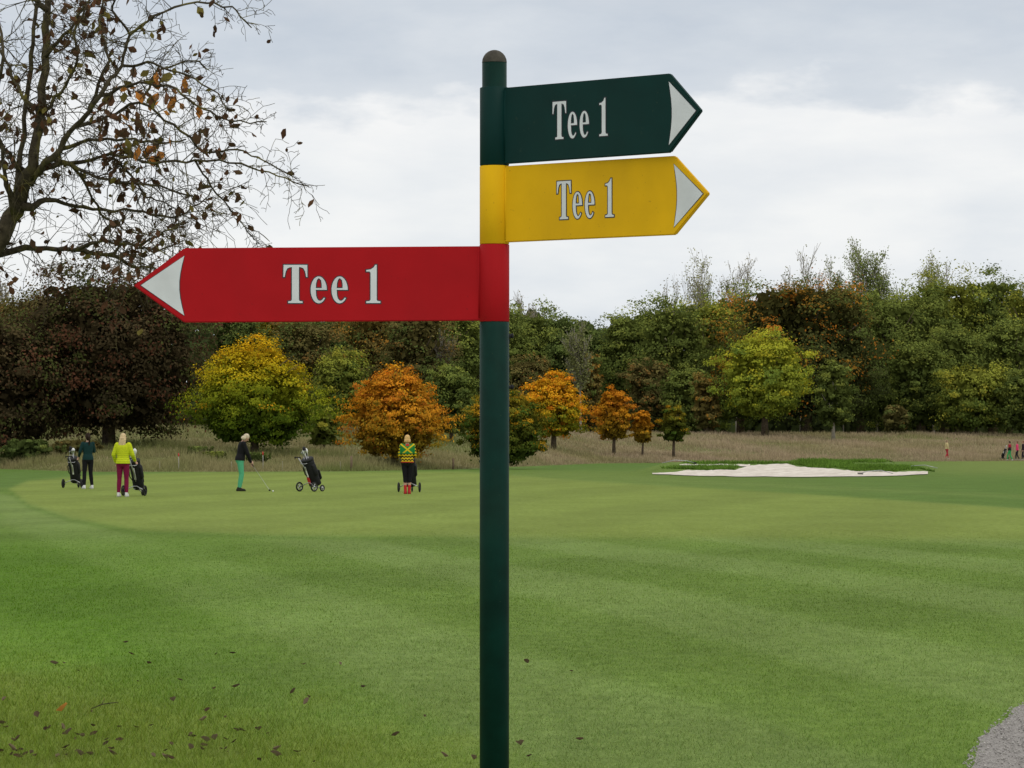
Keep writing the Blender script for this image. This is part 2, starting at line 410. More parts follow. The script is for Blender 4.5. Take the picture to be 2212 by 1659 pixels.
# ------------------------------------------------------------ trees
def lerpstops(st,z):
    zs=[s_[0] for s_ in st]; return np.stack([np.interp(z,zs,[s_[1][k] for s_ in st]) for k in range(3)],-1)
def make_crown(parent,rx,ry,z0,z1,n,ls,pal,p=2.2,taper=.2,seed=0,nc=None,core=True,gap=0,cr=.17,name='crown',flat=.6,soft=0):
    g=np.random.default_rng(seed); nc=nc or max(34,int(n/95)); cz=(z0+z1)/2; rz=(z1-z0)/2
    z=g.uniform(-1,1,nc); az=g.uniform(0,2*math.pi,nc); rr=g.uniform(.22 if not gap else .45,1,nc)**.42
    hh=(1-np.abs(z)**p)**(1/p)*(1-taper*z)
    env=np.array([1+.42*mnoise.noise(Vector((math.cos(a_)*hh_*1.6+seed*3.1,math.sin(a_)*hh_*1.6,z_*1.6)))+.20*mnoise.noise(Vector((math.cos(a_)*4,math.sin(a_)*4+seed,z_*4))) for a_,hh_,z_ in zip(az,hh,z)])
    zl=.72 if not soft else .88
    cen=np.stack([np.cos(az)*hh*rx*rr*env*.93,np.sin(az)*hh*ry*rr*env*.93,cz+z*rz*(.35+.65*rr)*np.clip(env,zl,1.0)*.95],-1)
    crr=cr*min(rx,rz)*g.uniform(.6,1.35,nc)
    ci=g.integers(0,nc,n); 
    u=g.normal(0,1,(n,3)); u/=np.linalg.norm(u,axis=1,keepdims=True); u=u*(g.uniform(0,1,n)**.45)[:,None]
    u[:,2]=np.where(u[:,2]<0,u[:,2]*.5,u[:,2]*.78)
    off=u*crr[ci][:,None]*np.array((1.35,1.35,flat*1.6))
    P=cen[ci]+off
    if soft:
        m=int(n*.25); ii=g.choice(n,m,replace=False); P[ii]+=g.normal(0,1,(m,3))*(crr[ci][ii]*.4)[:,None]
    if z0<1.0: P[:,2]=np.maximum(P[:,2],z0+g.uniform(0,.5,n))
    outw=(P-np.array((0,0,cz-.2*rz)))/np.array((rx,ry,rz)); outw/=np.linalg.norm(outw,axis=1,keepdims=True)+1e-6
    rv=g.normal(0,1,(n,3)); nrm=outw*.75+u*(.75 if soft else .85)+rv*.40+np.array((0,0,.3)); nrm/=np.linalg.norm(nrm,axis=1,keepdims=True)
    S=ls*g.uniform(.55,1.35,n)
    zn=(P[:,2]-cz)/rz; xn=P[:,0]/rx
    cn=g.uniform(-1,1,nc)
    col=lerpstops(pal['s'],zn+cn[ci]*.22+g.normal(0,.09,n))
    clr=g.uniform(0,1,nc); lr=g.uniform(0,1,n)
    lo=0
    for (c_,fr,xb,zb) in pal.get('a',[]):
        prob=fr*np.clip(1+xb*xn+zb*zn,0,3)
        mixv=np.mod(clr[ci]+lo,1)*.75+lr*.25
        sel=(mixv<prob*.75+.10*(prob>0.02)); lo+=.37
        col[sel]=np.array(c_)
    col=col*(1+cn[ci]*.22)[:,None]*g.uniform(.84,1.18,(n,1))*pal.get('k',1.0)  # random clump tone, also painting some light and shade into the crown
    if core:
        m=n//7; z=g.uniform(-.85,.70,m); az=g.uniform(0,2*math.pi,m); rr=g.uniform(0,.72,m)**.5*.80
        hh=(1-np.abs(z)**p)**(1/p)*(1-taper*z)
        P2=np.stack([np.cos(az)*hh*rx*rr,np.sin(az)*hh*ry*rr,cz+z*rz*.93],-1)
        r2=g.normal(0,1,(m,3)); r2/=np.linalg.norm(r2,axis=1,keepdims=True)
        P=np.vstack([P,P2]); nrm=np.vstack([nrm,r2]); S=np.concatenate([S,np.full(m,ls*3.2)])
        c2=lerpstops(pal['s'],z)*.65*pal.get('k',1.0); col=np.vstack([col,c2])  # inner leaves darkened: crown's interior shade put into their colour
    n=len(P)
    a_=np.cross(nrm,g.normal(0,1,(n,3))); a_/=np.linalg.norm(a_,axis=1,keepdims=True)+1e-9; b_=np.cross(nrm,a_)
    a_=a_*S[:,None]*.62; b_=b_*S[:,None]*.38
    V=np.stack([P-a_,P-b_,P+a_,P+b_],1).reshape(-1,3); Fa=np.arange(4*n).reshape(-1,4)
    return link(name,fastmesh(name,V,Fa,np.repeat(col,4,0)),M_leaf,parent)
def tree(name,label,cat,px,hw,yt,yb,D,n,ls,pal,trunk=.03,clear=0,p=2.3,taper=.2,group=None,nc=None,gap=0,bark=None,core=True,cr=.17,depth=.85,flat=.6,soft=0):
    loc=gpos(px,D); e=empty(name,loc,0,label,cat,group)
    H=CAMH+(HZ-yt)/F*D-loc.z; zb=max(clear, (CAMH+(HZ-yb)/F*D-loc.z) if yb else clear, .05)
    rx=hw/F*D
    sd=int(px*7+yt*13)%1000
    rg=random.Random(sd); m=MB(); r0=H*trunk
    tp=[Vector((0,0,-.2)),Vector((0,0,H*.15)),Vector((rg.uniform(-.02,.02)*H,0,H*.4)),Vector((rg.uniform(-.03,.03)*H,0,H*.72))]
    m.tube(tp,[r0*1.3,r0,r0*.7,r0*.2],8)
    for k in range(9):
        t=rg.uniform(.25,.7); a_=rg.uniform(0,6.28); s_=Vector((0,0,H*t)); L=rx*rg.uniform(.4,.7)
        q=s_+Vector((math.cos(a_)*L*.5,math.sin(a_)*L*.5,H*.08)); q2=s_+Vector((math.cos(a_)*L,math.sin(a_)*L,H*.2))
        if q2.z>H*.85: continue
        m.tube([s_,q,q2],[r0*.4,r0*.25,r0*.07],6)
    m.build('trunk',bark or M_bark,e)
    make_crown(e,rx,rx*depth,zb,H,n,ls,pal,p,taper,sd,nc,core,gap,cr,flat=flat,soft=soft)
    return e
K=2.5
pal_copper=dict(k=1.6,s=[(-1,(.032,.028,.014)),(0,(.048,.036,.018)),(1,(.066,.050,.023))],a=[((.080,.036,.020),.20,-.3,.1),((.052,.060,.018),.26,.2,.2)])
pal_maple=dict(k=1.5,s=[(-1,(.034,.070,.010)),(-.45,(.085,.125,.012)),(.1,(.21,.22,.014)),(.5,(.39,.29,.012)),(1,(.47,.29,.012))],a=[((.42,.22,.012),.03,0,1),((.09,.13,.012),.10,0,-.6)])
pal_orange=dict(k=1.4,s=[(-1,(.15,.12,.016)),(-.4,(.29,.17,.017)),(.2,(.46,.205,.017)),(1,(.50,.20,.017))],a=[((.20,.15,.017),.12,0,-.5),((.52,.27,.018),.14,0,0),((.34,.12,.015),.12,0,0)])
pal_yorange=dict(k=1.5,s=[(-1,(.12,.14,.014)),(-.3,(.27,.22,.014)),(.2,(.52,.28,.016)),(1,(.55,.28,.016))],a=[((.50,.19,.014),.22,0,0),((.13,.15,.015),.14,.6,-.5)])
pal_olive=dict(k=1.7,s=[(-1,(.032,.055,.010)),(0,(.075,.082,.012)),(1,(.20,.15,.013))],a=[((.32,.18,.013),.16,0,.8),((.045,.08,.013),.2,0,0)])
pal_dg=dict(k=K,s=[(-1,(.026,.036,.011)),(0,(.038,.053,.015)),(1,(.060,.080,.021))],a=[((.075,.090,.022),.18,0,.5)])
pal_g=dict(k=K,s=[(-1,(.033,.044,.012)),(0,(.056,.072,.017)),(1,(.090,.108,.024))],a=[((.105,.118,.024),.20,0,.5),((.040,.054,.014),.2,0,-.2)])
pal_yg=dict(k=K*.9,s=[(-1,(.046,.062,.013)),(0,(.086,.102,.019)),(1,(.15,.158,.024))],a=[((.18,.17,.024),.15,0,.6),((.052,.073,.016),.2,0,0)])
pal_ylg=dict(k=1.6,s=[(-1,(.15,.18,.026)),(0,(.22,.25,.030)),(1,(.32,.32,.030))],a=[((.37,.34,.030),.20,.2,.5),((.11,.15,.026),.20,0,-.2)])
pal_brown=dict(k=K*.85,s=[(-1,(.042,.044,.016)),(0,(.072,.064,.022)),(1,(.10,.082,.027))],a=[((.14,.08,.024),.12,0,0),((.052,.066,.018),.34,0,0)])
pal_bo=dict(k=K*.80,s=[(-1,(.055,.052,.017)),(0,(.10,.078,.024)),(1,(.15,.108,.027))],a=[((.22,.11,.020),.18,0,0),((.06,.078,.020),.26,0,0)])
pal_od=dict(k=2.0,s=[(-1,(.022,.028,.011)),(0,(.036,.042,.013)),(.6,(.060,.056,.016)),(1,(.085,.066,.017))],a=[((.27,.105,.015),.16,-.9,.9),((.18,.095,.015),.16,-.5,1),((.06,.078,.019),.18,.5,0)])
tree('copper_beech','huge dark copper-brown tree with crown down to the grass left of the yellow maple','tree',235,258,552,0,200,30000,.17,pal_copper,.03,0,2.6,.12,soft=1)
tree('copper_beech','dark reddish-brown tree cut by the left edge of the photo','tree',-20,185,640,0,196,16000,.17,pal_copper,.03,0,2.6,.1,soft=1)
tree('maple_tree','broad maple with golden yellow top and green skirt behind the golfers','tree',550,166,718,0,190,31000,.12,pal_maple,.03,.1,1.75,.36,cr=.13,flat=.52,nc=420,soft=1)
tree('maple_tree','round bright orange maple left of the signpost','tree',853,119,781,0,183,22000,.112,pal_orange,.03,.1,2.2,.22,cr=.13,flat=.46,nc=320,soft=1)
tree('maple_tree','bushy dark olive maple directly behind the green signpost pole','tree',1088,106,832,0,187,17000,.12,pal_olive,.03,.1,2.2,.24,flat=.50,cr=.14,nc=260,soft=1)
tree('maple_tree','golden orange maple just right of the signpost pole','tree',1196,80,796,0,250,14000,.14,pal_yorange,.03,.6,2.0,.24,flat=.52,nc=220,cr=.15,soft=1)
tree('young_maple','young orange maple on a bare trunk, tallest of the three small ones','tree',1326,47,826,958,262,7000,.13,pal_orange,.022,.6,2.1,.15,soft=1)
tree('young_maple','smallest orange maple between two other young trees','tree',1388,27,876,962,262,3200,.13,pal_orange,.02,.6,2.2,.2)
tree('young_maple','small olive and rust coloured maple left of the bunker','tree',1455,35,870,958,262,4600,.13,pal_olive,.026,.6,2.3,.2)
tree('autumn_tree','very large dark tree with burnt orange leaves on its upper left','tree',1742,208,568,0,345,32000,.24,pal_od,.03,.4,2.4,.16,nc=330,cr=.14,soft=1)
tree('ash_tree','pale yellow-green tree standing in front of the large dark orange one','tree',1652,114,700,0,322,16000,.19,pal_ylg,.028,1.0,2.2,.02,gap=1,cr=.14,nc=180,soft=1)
tree('young_tree','slim dull green young tree right of the yellow-green tree','tree',1800,52,772,930,318,6000,.19,pal_g,.02,1.0,2.2,.2,bark=M_palebark,soft=1)
WG='trees of the wood behind the meadow'
wood=[(60,120,600,225,pal_brown,'brown thinning tree behind the left edge of the copper tree'),
(505,80,640,260,pal_dg,'dark green wood tree showing behind the red sign tip side'),
(575,90,650,265,pal_olive,'olive wood tree above the yellow maple'),
(655,90,665,250,pal_brown,'brownish wood tree below the middle of the red sign'),
(735,66,750,228,pal_yg,'loose olive green tree between the yellow and the orange maple'),
(730,90,650,280,pal_dg,'dark green wood tree behind the loose olive one under the red sign'),
(810,98,645,270,pal_bo,'rust brown wood tree behind the orange maple'),
(900,92,645,262,pal_brown,'brown wood tree left of the signpost pole'),
(985,90,640,275,pal_g,'green wood tree directly left of the signpost pole'),
(975,58,785,225,pal_g,'rounded green bush-like tree between orange maple and pole'),
(1130,82,642,360,pal_g,'dark green wood tree just right of the pole below the yellow sign'),
(1060,95,630,350,pal_g,'green wood tree hidden mostly by the red sleeve of the signpost'),
(1198,76,654,385,pal_dg,'distant dark tree right of the pole in the dip of the tree line'),
(1250,60,672,392,pal_dg,'distant dark tree left of the lowest dip of the tree line'),
(1297,50,702,380,pal_dg,'dark tree at the lowest dip of the tree line'),
(1140,55,762,330,pal_brown,'brown green tree above the golden orange maple'),
(1215,48,720,335,pal_dg,'low dark tree behind the golden orange maple'),
(1362,84,645,362,pal_g,'rounded green wood tree right of the dip of the tree line'),
(1450,94,630,352,pal_g,'green wood tree above the small olive maple'),
(1400,56,770,345,pal_brown,'dull brown tree behind the young orange maples'),
(1268,36,758,335,pal_bo,'small rust tree behind the golden orange maple'),
(1535,92,620,366,pal_yg,'green wood tree below the bare poplars'),
(1600,88,596,376,pal_g,'green wood tree left of the large dark orange tree'),
(1480,56,790,340,pal_g,'low green tree left of the yellow-green tree'),
(1925,98,612,362,pal_g,'green wood tree right behind the large dark orange tree'),
(1860,90,584,385,pal_g,'green wood tree peeping over the large orange tree'),
(1990,96,596,372,pal_g,'tall green wood tree right of the large dark orange tree'),
(2040,98,560,380,pal_yg,'tall yellowish green wood tree near the right edge'),
(2145,104,552,384,pal_g,'dark green wood tree with the highest crown near the right edge'),
(2235,96,588,370,pal_yg,'green wood tree cut by the right edge of the photo'),
(1985,76,725,348,pal_g,'mid green tree low in front of the wood on the right'),
(2065,84,690,352,pal_g,'rounded mid green tree in the front row of the wood right of centre'),
(2110,92,785,342,pal_yg,'broad low olive bush at the foot of the wood on the right'),
(2180,84,670,356,pal_g,'green front row tree at the right edge below the highest crown'),
(2220,62,795,338,pal_g,'low green bush at the right edge behind the distant golfers')]
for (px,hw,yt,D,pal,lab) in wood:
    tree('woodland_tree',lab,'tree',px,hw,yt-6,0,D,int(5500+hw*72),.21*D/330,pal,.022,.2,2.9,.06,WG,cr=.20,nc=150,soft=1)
bushes=[(430,34,970,186,pal_dg,'grey green bush standing behind the fence left of the putting golfer'),
(462,26,985,180,pal_g,'small green bush beside the fence line'),
(556,30,985,179,pal_dg,'low dark bush right behind the putting golfer'),
(60,70,945,190,pal_dg,'low dark hedge bush under the copper tree at far left'),
(170,70,950,192,pal_brown,'low brown bush under the copper tree'),
(1525,40,790,322,pal_bo,'rust orange bush left of the yellow-green tree'),
(700,44,880,200,pal_yg,'olive bush between yellow and orange maples'),
(1935,35,870,335,pal_brown,'brownish bush right of the large dark tree')]
for (px,hw,yt,D,pal,lab) in bushes:
    tree('bush',lab,'bush',px,hw,yt,0,D,int(900+hw*50),.12*D/190,pal,.03,.05,2.5,.1,cr=.22)
n=42000; px=NR.uniform(-500,2800,n); D=NR.uniform(395,430,n); x=(px-CX)/F*D
top=np.interp(px,[-500,400,700,1000,1200,1290,1350,1500,2800],[660,670,690,690,690,715,695,665,630])+40*(fbm(px/60,px*0,131)-.5)
zt=CAMH+(HZ-top)/F*D; uu=NR.uniform(0,1,n); low=np.arange(n)>32000; uu[low]*=.30; zz=1.5+(zt-1.5)*uu; P=np.stack([x,D,zz],-1)
nrm=NR.normal(0,1,(n,3))+np.array((0,-1,.5)); nrm/=np.linalg.norm(nrm,axis=1,keepdims=True); a_=np.cross(nrm,NR.normal(0,1,(n,3))); a_/=np.linalg.norm(a_,axis=1,keepdims=True); b_=np.cross(nrm,a_)
sz=np.where(low,1.3,.8)[:,None]
V=np.stack([P-a_*sz,P-b_*sz*.65,P+a_*sz,P+b_*sz*.65],1).reshape(-1,3)
col=np.array((.07,.092,.033))*NR.uniform(.5,1.5,(n,1))
tag(link('distant_wood',fastmesh('distant_wood',V,np.arange(4*n).reshape(-1,4),np.repeat(col,4,0)),M_leaf),'dark mass of distant wood closing the gaps between the trees','wood',kind='stuff')
def bare_tree(px,yt,hw,D,leaf,label,pal,seed,bark):
    loc=gpos(px,D); e=empty('bare_tree',loc,0,label,'tree','thin tall trees rising over the wood'); H=CAMH+(HZ-yt)/F*D-loc.z
    rg=random.Random(seed); m=MB(); tips=[]
    def grow(p,d,L,r,lv):
        pts=[p];rr=[r];q=p.copy();dd=d.copy();st=5
        for i in range(st):
            dd=(dd+Vector((rg.uniform(-1,1),rg.uniform(-1,1),rg.uniform(-.2,.9)))*.13).normalized(); q=q+dd*L/st; pts.append(q.copy()); rr.append(max(r*(1-.85*(i+1)/st),.03))
            if lv<3 and i>=(2 if lv==0 else 0):
                for c_ in range(3 if lv==0 else 2):
                    a_=rg.uniform(0,6.28); o=Vector((math.cos(a_),math.sin(a_),rg.uniform(.5,1.4))).normalized()
                    grow(q.copy(),(dd*.5+o*.7).normalized(),L*(.42 if lv==0 else .55)*rg.uniform(.6,1.1),max(rr[-1]*.6,.035),lv+1)
        m.tube(pts,rr,4,False); 
        if lv>=2: tips.extend(pts[2:])
    grow(Vector((0,0,0)),Vector((0,0,1)),H*.86,.28,0)
    V=np.array([tuple(v) for v in m.v]); sc=H/V[:,2].max(); xs=hw/F*D/max(1e-3,np.percentile(np.abs(V[:,0]),99))
    m.v=[Vector((v.x*xs,v.y*xs,v.z*sc)) for v in m.v]
    m.build('trunk',bark,e)
    T=np.array([(t.x*xs,t.y*xs,t.z*sc) for t in tips]); g=np.random.default_rng(seed); n=int(leaf)
    P=T[g.integers(0,len(T),n)]+g.normal(0,.28,(n,3)); nrm=g.normal(0,1,(n,3)); nrm/=np.linalg.norm(nrm,axis=1,keepdims=True)
    a_=np.cross(nrm,g.normal(0,1,(n,3))); a_/=np.linalg.norm(a_,axis=1,keepdims=True); b_=np.cross(nrm,a_)
    V=np.stack([P-a_*.13,P-b_*.08,P+a_*.13,P+b_*.08],1).reshape(-1,3); col=np.array(pal)*1.6*g.uniform(.6,1.4,(n,1))
    link('crown',fastmesh('crown',V,np.arange(4*n).reshape(-1,4),np.repeat(col,4,0)),M_leaf,e)
bare_tree(1530,536,46,385,3000,'thin pale tall tree above the wood, leftmost of the bare pair',(.22,.22,.10),3,M_palebark)
bare_tree(1592,546,40,388,1000,'bare twiggy tree beside the pale tall one',(.22,.20,.12),4,M_palebark)
bare_tree(1730,523,52,392,1200,'bare tall tree rising straight behind the large orange tree',(.2,.2,.1),5,M_palebark)
bare_tree(1893,510,52,386,8000,'tall leafy poplar, highest point of the right tree line',(.14,.17,.045),6,M_palebark)
bare_tree(1822,550,36,390,2600,'small thin tree left of the tall leafy poplar',(.16,.18,.06),7,M_palebark)
bare_tree(2018,536,46,395,3500,'thin tall tree between poplar and right edge',(.17,.19,.06),8,M_palebark)
bare_tree(1437,588,26,395,1200,'faint bare tree over the wood left of the pale pair',(.22,.2,.13),9,M_palebark)
bare_tree(1140,624,30,380,700,'bare twigs rising just right of the red sleeve',(.2,.18,.1),10,M_palebark)
bare_tree(12,572,48,240,1200,'pale bare tree at the left edge over the copper tree',(.22,.2,.15),12,M_palebark)
bare_tree(1255,688,34,330,3000,'grey green thin willow in the dip of the tree line',(.14,.15,.06),13,M_palebark)
bare_tree(950,690,30,262,500,'leafless white-barked tree left of the pole under the red sign',(.2,.15,.08),14,M_palebark)

def stake(px,yt,yb,mat,name,label,cat,group=None,top=None,w=.05):
    p=hit(px,yb); H=(yb-yt)/F*p.y; e=empty(name,p,0,label,cat,group)
    MB().tube([(0,0,-.05),(.01,0,H*.5),(0,0,H)],[w/2,w/2,w*.45],8).build('post',mat,e)
    if top: MB().loft([(0,0,H,w*.55,w*.55),(0,0,H+.04,w*.8,w*.8),(0,0,H+.15,w*.8,w*.8),(0,0,H+.18,w*.3,w*.3)],10).build('marker_cap',top,e)
stake(386,986,1016,M_stake,'marker_stake','red-topped course marker stake in front of the maple skirt','stake',top=M_redp,w=.04)
stake(568,983,1016,M_stake,'marker_stake','red-topped course marker stake right of the putting golfer','stake',top=M_redp,w=.04)
for px in (345,500,610,655,735): stake(px,996,1017,M_stake,'fence_stake','thin pale fence stake standing in the dry grass behind the golfers','stake','thin fence stakes in the meadow',w=.014)
stake(759,985,1016,M_wood,'wooden_post','brown wooden post at the left foot of the orange maple','post',w=.12)
stake(979,990,1014,M_wood,'wooden_post','brown wooden post between the orange maple and the signpost','post',w=.12)

# ------------------------------------------------------------ signpost
DP=8.6; PXc=-.0467
def zz(py): return CAMH+(HZ-py)/F*DP+ (0.002 if py<300 else 0)
sp=empty('signpost',(PXc,DP,0),0,'tall dark green metal signpost pole carrying three arrow signs','signpost')
z1=zz(694)
MB().loft([(0,0,-.1,.039,.039),(0,0,z1-.004,.039,.039),(0,0,z1-.001,.0375,.0375)],48).build('pole',M_pole,sp)
MB().loft([(0,0,z1-.001,.0328,.0328),(0,0,zz(136),.0328,.0328)],48).build('upper_pole',M_pole,sp)
m=MB(); zt=zz(136); m.loft([(0,0,zt+.0005,.0331,.0331)]+[(0,0,zt+.001+.0335*math.sin(R(a_)),.0331*math.cos(R(a_)),.0331*math.cos(R(a_))) for a_ in (0,15,30,45,60,72,82,88)],48)
m.build('cap',M_cap,sp)
for py in (725,836):
    z=zz(py); MB().tube([(.03,.015,z),(.046,.02,z)],.0055,10).ell((.047,.0205,z),.005,.007,.007).build('bolt',M_black,sp)
def offs(poly,d):
    A=sum(poly[i][0]*poly[(i+1)%len(poly)][1]-poly[(i+1)%len(poly)][0]*poly[i][1] for i in range(len(poly)))
    sg=1 if A>0 else -1; o=[]
    for i in range(len(poly)):
        p=Vector(poly[i]);a_=Vector(poly[i-1]);c_=Vector(poly[(i+1)%len(poly)])
        e1=(p-a_).normalized(); e2=(c_-p).normalized(); n1=Vector((e1.y,-e1.x))*sg; n2=Vector((e2.y,-e2.x))*sg
        b_=n1+n2
        if b_.length<.3: b_=n1
        b_=b_/max(b_.length_squared/2,.7)
        o.append((p.x+b_.x*d,p.y+b_.y*d))
    return o
Tp=[(0.005,1),(.622,1),(.627,.68),(.595,.68),(.565,.83),(.52,.91),(.46,.935),(.405,.94),(.405,.09),(.425,.055),(.50,.045),(.50,0),(.127,0),(.127,.045),(.202,.055),(.222,.09),(.222,.94),(.167,.935),(.107,.91),(.062,.83),(.032,.68),(0,.68)]
def ep():
    o=[]
    for i in range(0,31):
        a_=R(0+i*(322/30)); o.append((.21+.21*math.cos(a_),.345+.352*math.sin(a_)))
    inn=[(.345,.145),(.30,.085),(.25,.058),(.205,.07),(.165,.12),(.142,.20),(.133,.345)]
    return o[0:]+inn
eo=ep(); eh=[(.133,.392),(.288,.392),(.286,.50),(.27,.60),(.213,.652),(.165,.61),(.14,.51)]
on=[(0,0),(.37,0),(.37,.045),(.295,.055),(.272,.09),(.272,1.0),(.235,1.0),(.19,.93),(.11,.88),(.0,.865),(.0,.825),(.085,.825),(.112,.79),(.112,.09),(.085,.055),(0,.045)]
def flat(polys,z,th=.0008):
    pts=[[Vector((p[0],p[1],0)) for p in q] for q in polys]
    tr=tessellate_polygon(pts); fl=[p for q in pts for p in q]
    m=MB(); n=len(fl)
    for p in fl: m.v.append(Vector((p.x,-z-th,p.y)))
    for p in fl: m.v.append(Vector((p.x,-z,p.y)))
    for t in tr:
        a_,b_,c_=[fl[i] for i in t]; cr_=(b_-a_).cross(c_-a_).z
        t=tuple(t) if cr_>0 else tuple(t)[::-1]
        m.f.append(t)
    k=0
    for q in pts:
        for i in range(len(q)): j=(i+1)%len(q); m.f.append((k+i,n+k+i,n+k+j,k+j))
        k+=len(q)
    return m
def add_letters(parent,x0,wid,zb,hgt,face):
    u=hgt; tot=2.53; sx=wid/tot
    for (nm,x,outer,holes) in (('letter',0,Tp,[]),('letter',.711,eo,[eh]),('letter',1.255,eo,[eh]),('digit',2.157,on,[])):
        def tf(q): return [(x0+(x+a_)*sx,zb+b_*u) for a_,b_ in q]
        O=tf(outer);Hh=[tf(q) for q in holes]
        d=.0026
        flat([offs(O,d)]+[offs(q,-d) for q in Hh],face,.0005).build('letter_outline' if nm=='letter' else 'digit_outline',M_sblack,parent,False)
        flat([O]+Hh,face+.0005,.0008).build(nm,M_swhite,parent,False)
def sign(name,label,mat,rz,sgn,S,T,ztop,zbot,slz0,slz1,text,tilt=0,thick=.014,rs=.0388):
    import bmesh
    e=empty(name,(PXc,DP,0),rz,label,'sign')
    MB().loft([(0,0,slz0,rs-.0015,rs-.0015),(0,0,slz0+.0015,rs,rs),(0,0,slz1-.0015,rs,rs),(0,0,slz1,rs-.0015,rs-.0015)],56).build('sleeve',mat,e)
    MB().tube([(sgn*(rs+.001),-.004,slz0+.01),(sgn*(rs+.001),-.004,slz1-.01)],.004,8).build('seam',mat,e)
    me=bpy.data.meshes.new('panel')
    bm=bmesh.new(); zm=(ztop+zbot)/2
    pr=[(sgn*.036,zbot),(sgn*S,zbot),(sgn*T,zm),(sgn*S,ztop),(sgn*.036,ztop)]
    if sgn<0: pr=pr[::-1]
    fr=[bm.verts.new((x,-thick/2,z)) for x,z in pr]; f=bm.faces.new(fr)
    ex=bmesh.ops.extrude_face_region(bm,geom=[f]); vs=[g_ for g_ in ex['geom'] if isinstance(g_,bmesh.types.BMVert)]
    bmesh.ops.translate(bm,verts=vs,vec=(0,thick,0)); bmesh.ops.recalc_face_normals(bm,faces=bm.faces)
    bmesh.ops.bevel(bm,geom=list(bm.edges),offset=.0025,segments=2,affect='EDGES')
    if tilt:
        for v in bm.verts: v.co.z+=-abs(v.co.x)*tilt
    bm.to_mesh(me); bm.free(); link('panel',me,mat,e)
    hh=ztop-zbot; dl=T-S
    def dr(x): return -abs(x)*tilt
    t0=S-.0; t1=T-dl*.15
    tri=[(sgn*t0,zbot+hh*.895+dr(t0))]
    for k in range(6,0,-1): a_=k/7; tri.append((sgn*(t0+dl*.10*math.sin(math.pi*a_)),zbot+hh*(.095+.80*a_)+dr(t0)))
    tri.append((sgn*t0,zbot+hh*.095+dr(t0)))
    tri.append((sgn*t1,zm+dr(t0)))
    flat([offs(tri,.0022)],thick/2,.0005).build('arrow_outline',M_sblack,e,False)
    flat([tri],thick/2+.0005,.0008).build('arrow_triangle',M_swhite,e,False)
    x0,w,zb,hg=text; add_letters(e,x0,w,zb+(dr(x0+w/2)),hg,thick/2)
    return e
zT=CAMH+774/F*8.57
sign('arrow_sign','dark green arrow sign reading Tee 1, topmost on the pole, pointing right',M_sgreen,R(-38.2),1,.574,.672,zT,zT-.202,zz(357.5),zz(190),(.201,.179,CAMH+(962-301.5)/F*8.48,.0985))
zT=CAMH+604/F*8.57
sign('arrow_sign','yellow arrow sign reading Tee 1 pointing right below the green one',M_syellow,R(-35.4),1,.570,.672,zT,zT-.202,zz(527.5),zz(358),(.207,.179,CAMH+(962-474)/F*8.48,.0995),rs=.0392)
sign('arrow_sign','long red arrow sign reading Tee 1, lowest on the pole, pointing left',M_sred,0,-1,.823,.958,zz(531.5),zz(692.5),zz(695),zz(528),(-.560,.258,zz(652.5),.1015),tilt=.0065,rs=.0396)

# ------------------------------------------------------------ near tree (upper left)
DT=14.0
def N(px,py,dz=0): 
    D=DT+dz; return W(px,py,D)
nt_=empty('orchard_tree',(-3.1,14.2,0),0,'nearly leafless lichen-covered tree with curled brown leaves, reaching in from the upper left','tree')
off=Vector((-3.1,14.2,0))
mains=[
 [(-440,1600,150),(-430,1200,140),(-380,900,130),(-260,720,90),(-110,600,62),(-14,530,46),(34,455,34),(70,360,25),(85,250,20),(95,120,17),(101,0,15),(106,-120,13)],
 [(64,395,18),(112,340,14),(160,272,11),(215,205,9),(262,140,7),(278,75,6),(330,32,5),(425,2,4.2),(500,12,3.4),(542,58,2.3)],
 [(-110,600,32),(-20,548,18),(80,537,12),(160,540,10),(232,550,9),(285,575,7),(335,580,4)],
 [(74,365,15),(150,352,9),(240,330,7),(330,352,6),(420,345,5),(520,352,4.2),(600,380,3.2),(667,401,2.2)],
 [(160,272,10),(230,250,7),(300,220,6),(375,268,5.5),(440,330,4.6),(510,322,4),(570,347,3.2),(640,385,2)],
 [(215,205,9),(300,176,6),(380,190,5),(440,235,4.2),(500,262,3.4),(575,262,2.5)],
 [(44,445,20),(120,432,9),(200,452,7),(290,455,6),(370,470,4.6),(430,440,3.4),(468,400,2)],
 [(420,345,5),(455,402,4.2),(492,445,3.4),(522,482,2.6),(548,518,1.8)],
 [(38,450,20),(42,330,12),(60,180,10),(70,60,9),(78,-60,8)],
 [(84,250,15),(45,205,7),(10,130,6),(-20,60,5)],
 [(95,120,13),(150,62,6),(190,0,5.5),(220,-50,5)],
 [(190,235,9),(235,130,6),(212,45,5),(228,-40,5)],
 [(30,460,20),(10,380,9),(-10,250,8),(5,120,7),(-10,20,6)],
 [(160,540,10),(225,518,6),(300,530,5),(352,500,4),(402,482,2.3)],
 [(262,140,7),(330,135,5),(400,160,4.2),(470,200,3),(488,240,2)],
 [(112,340,13),(180,370,7),(250,395,6),(330,400,5),(400,420,3.6),(455,445,2)],
 [(232,550,8),(270,520,5),(330,545,4.2),(385,525,2.6)],
 [(130,320,11),(190,300,6.5),(270,300,5.5),(340,310,4.6),(400,300,3.4)],
 [(60,395,18),(20,330,9),(-20,300,8)],
 [(280,75,6),(240,20,5),(260,-30,4)],[(101,20,13),(50,-10,8)],
 [(300,220,6),(340,150,4.6),(420,130,3.6),(450,150,2.5)],
 [(150,352,8),(190,410,5.5),(225,470,4.6),(285,500,3.4),(330,510,2.2)],
 [(84,250,12),(130,200,6.5),(165,130,5.5),(160,60,5),(185,10,4)],
 [(240,330,6),(275,370,4.6),(310,425,4),(360,440,3),(395,460,2)]]
tw=MB(); anchors=[]
rg=random.Random(5)
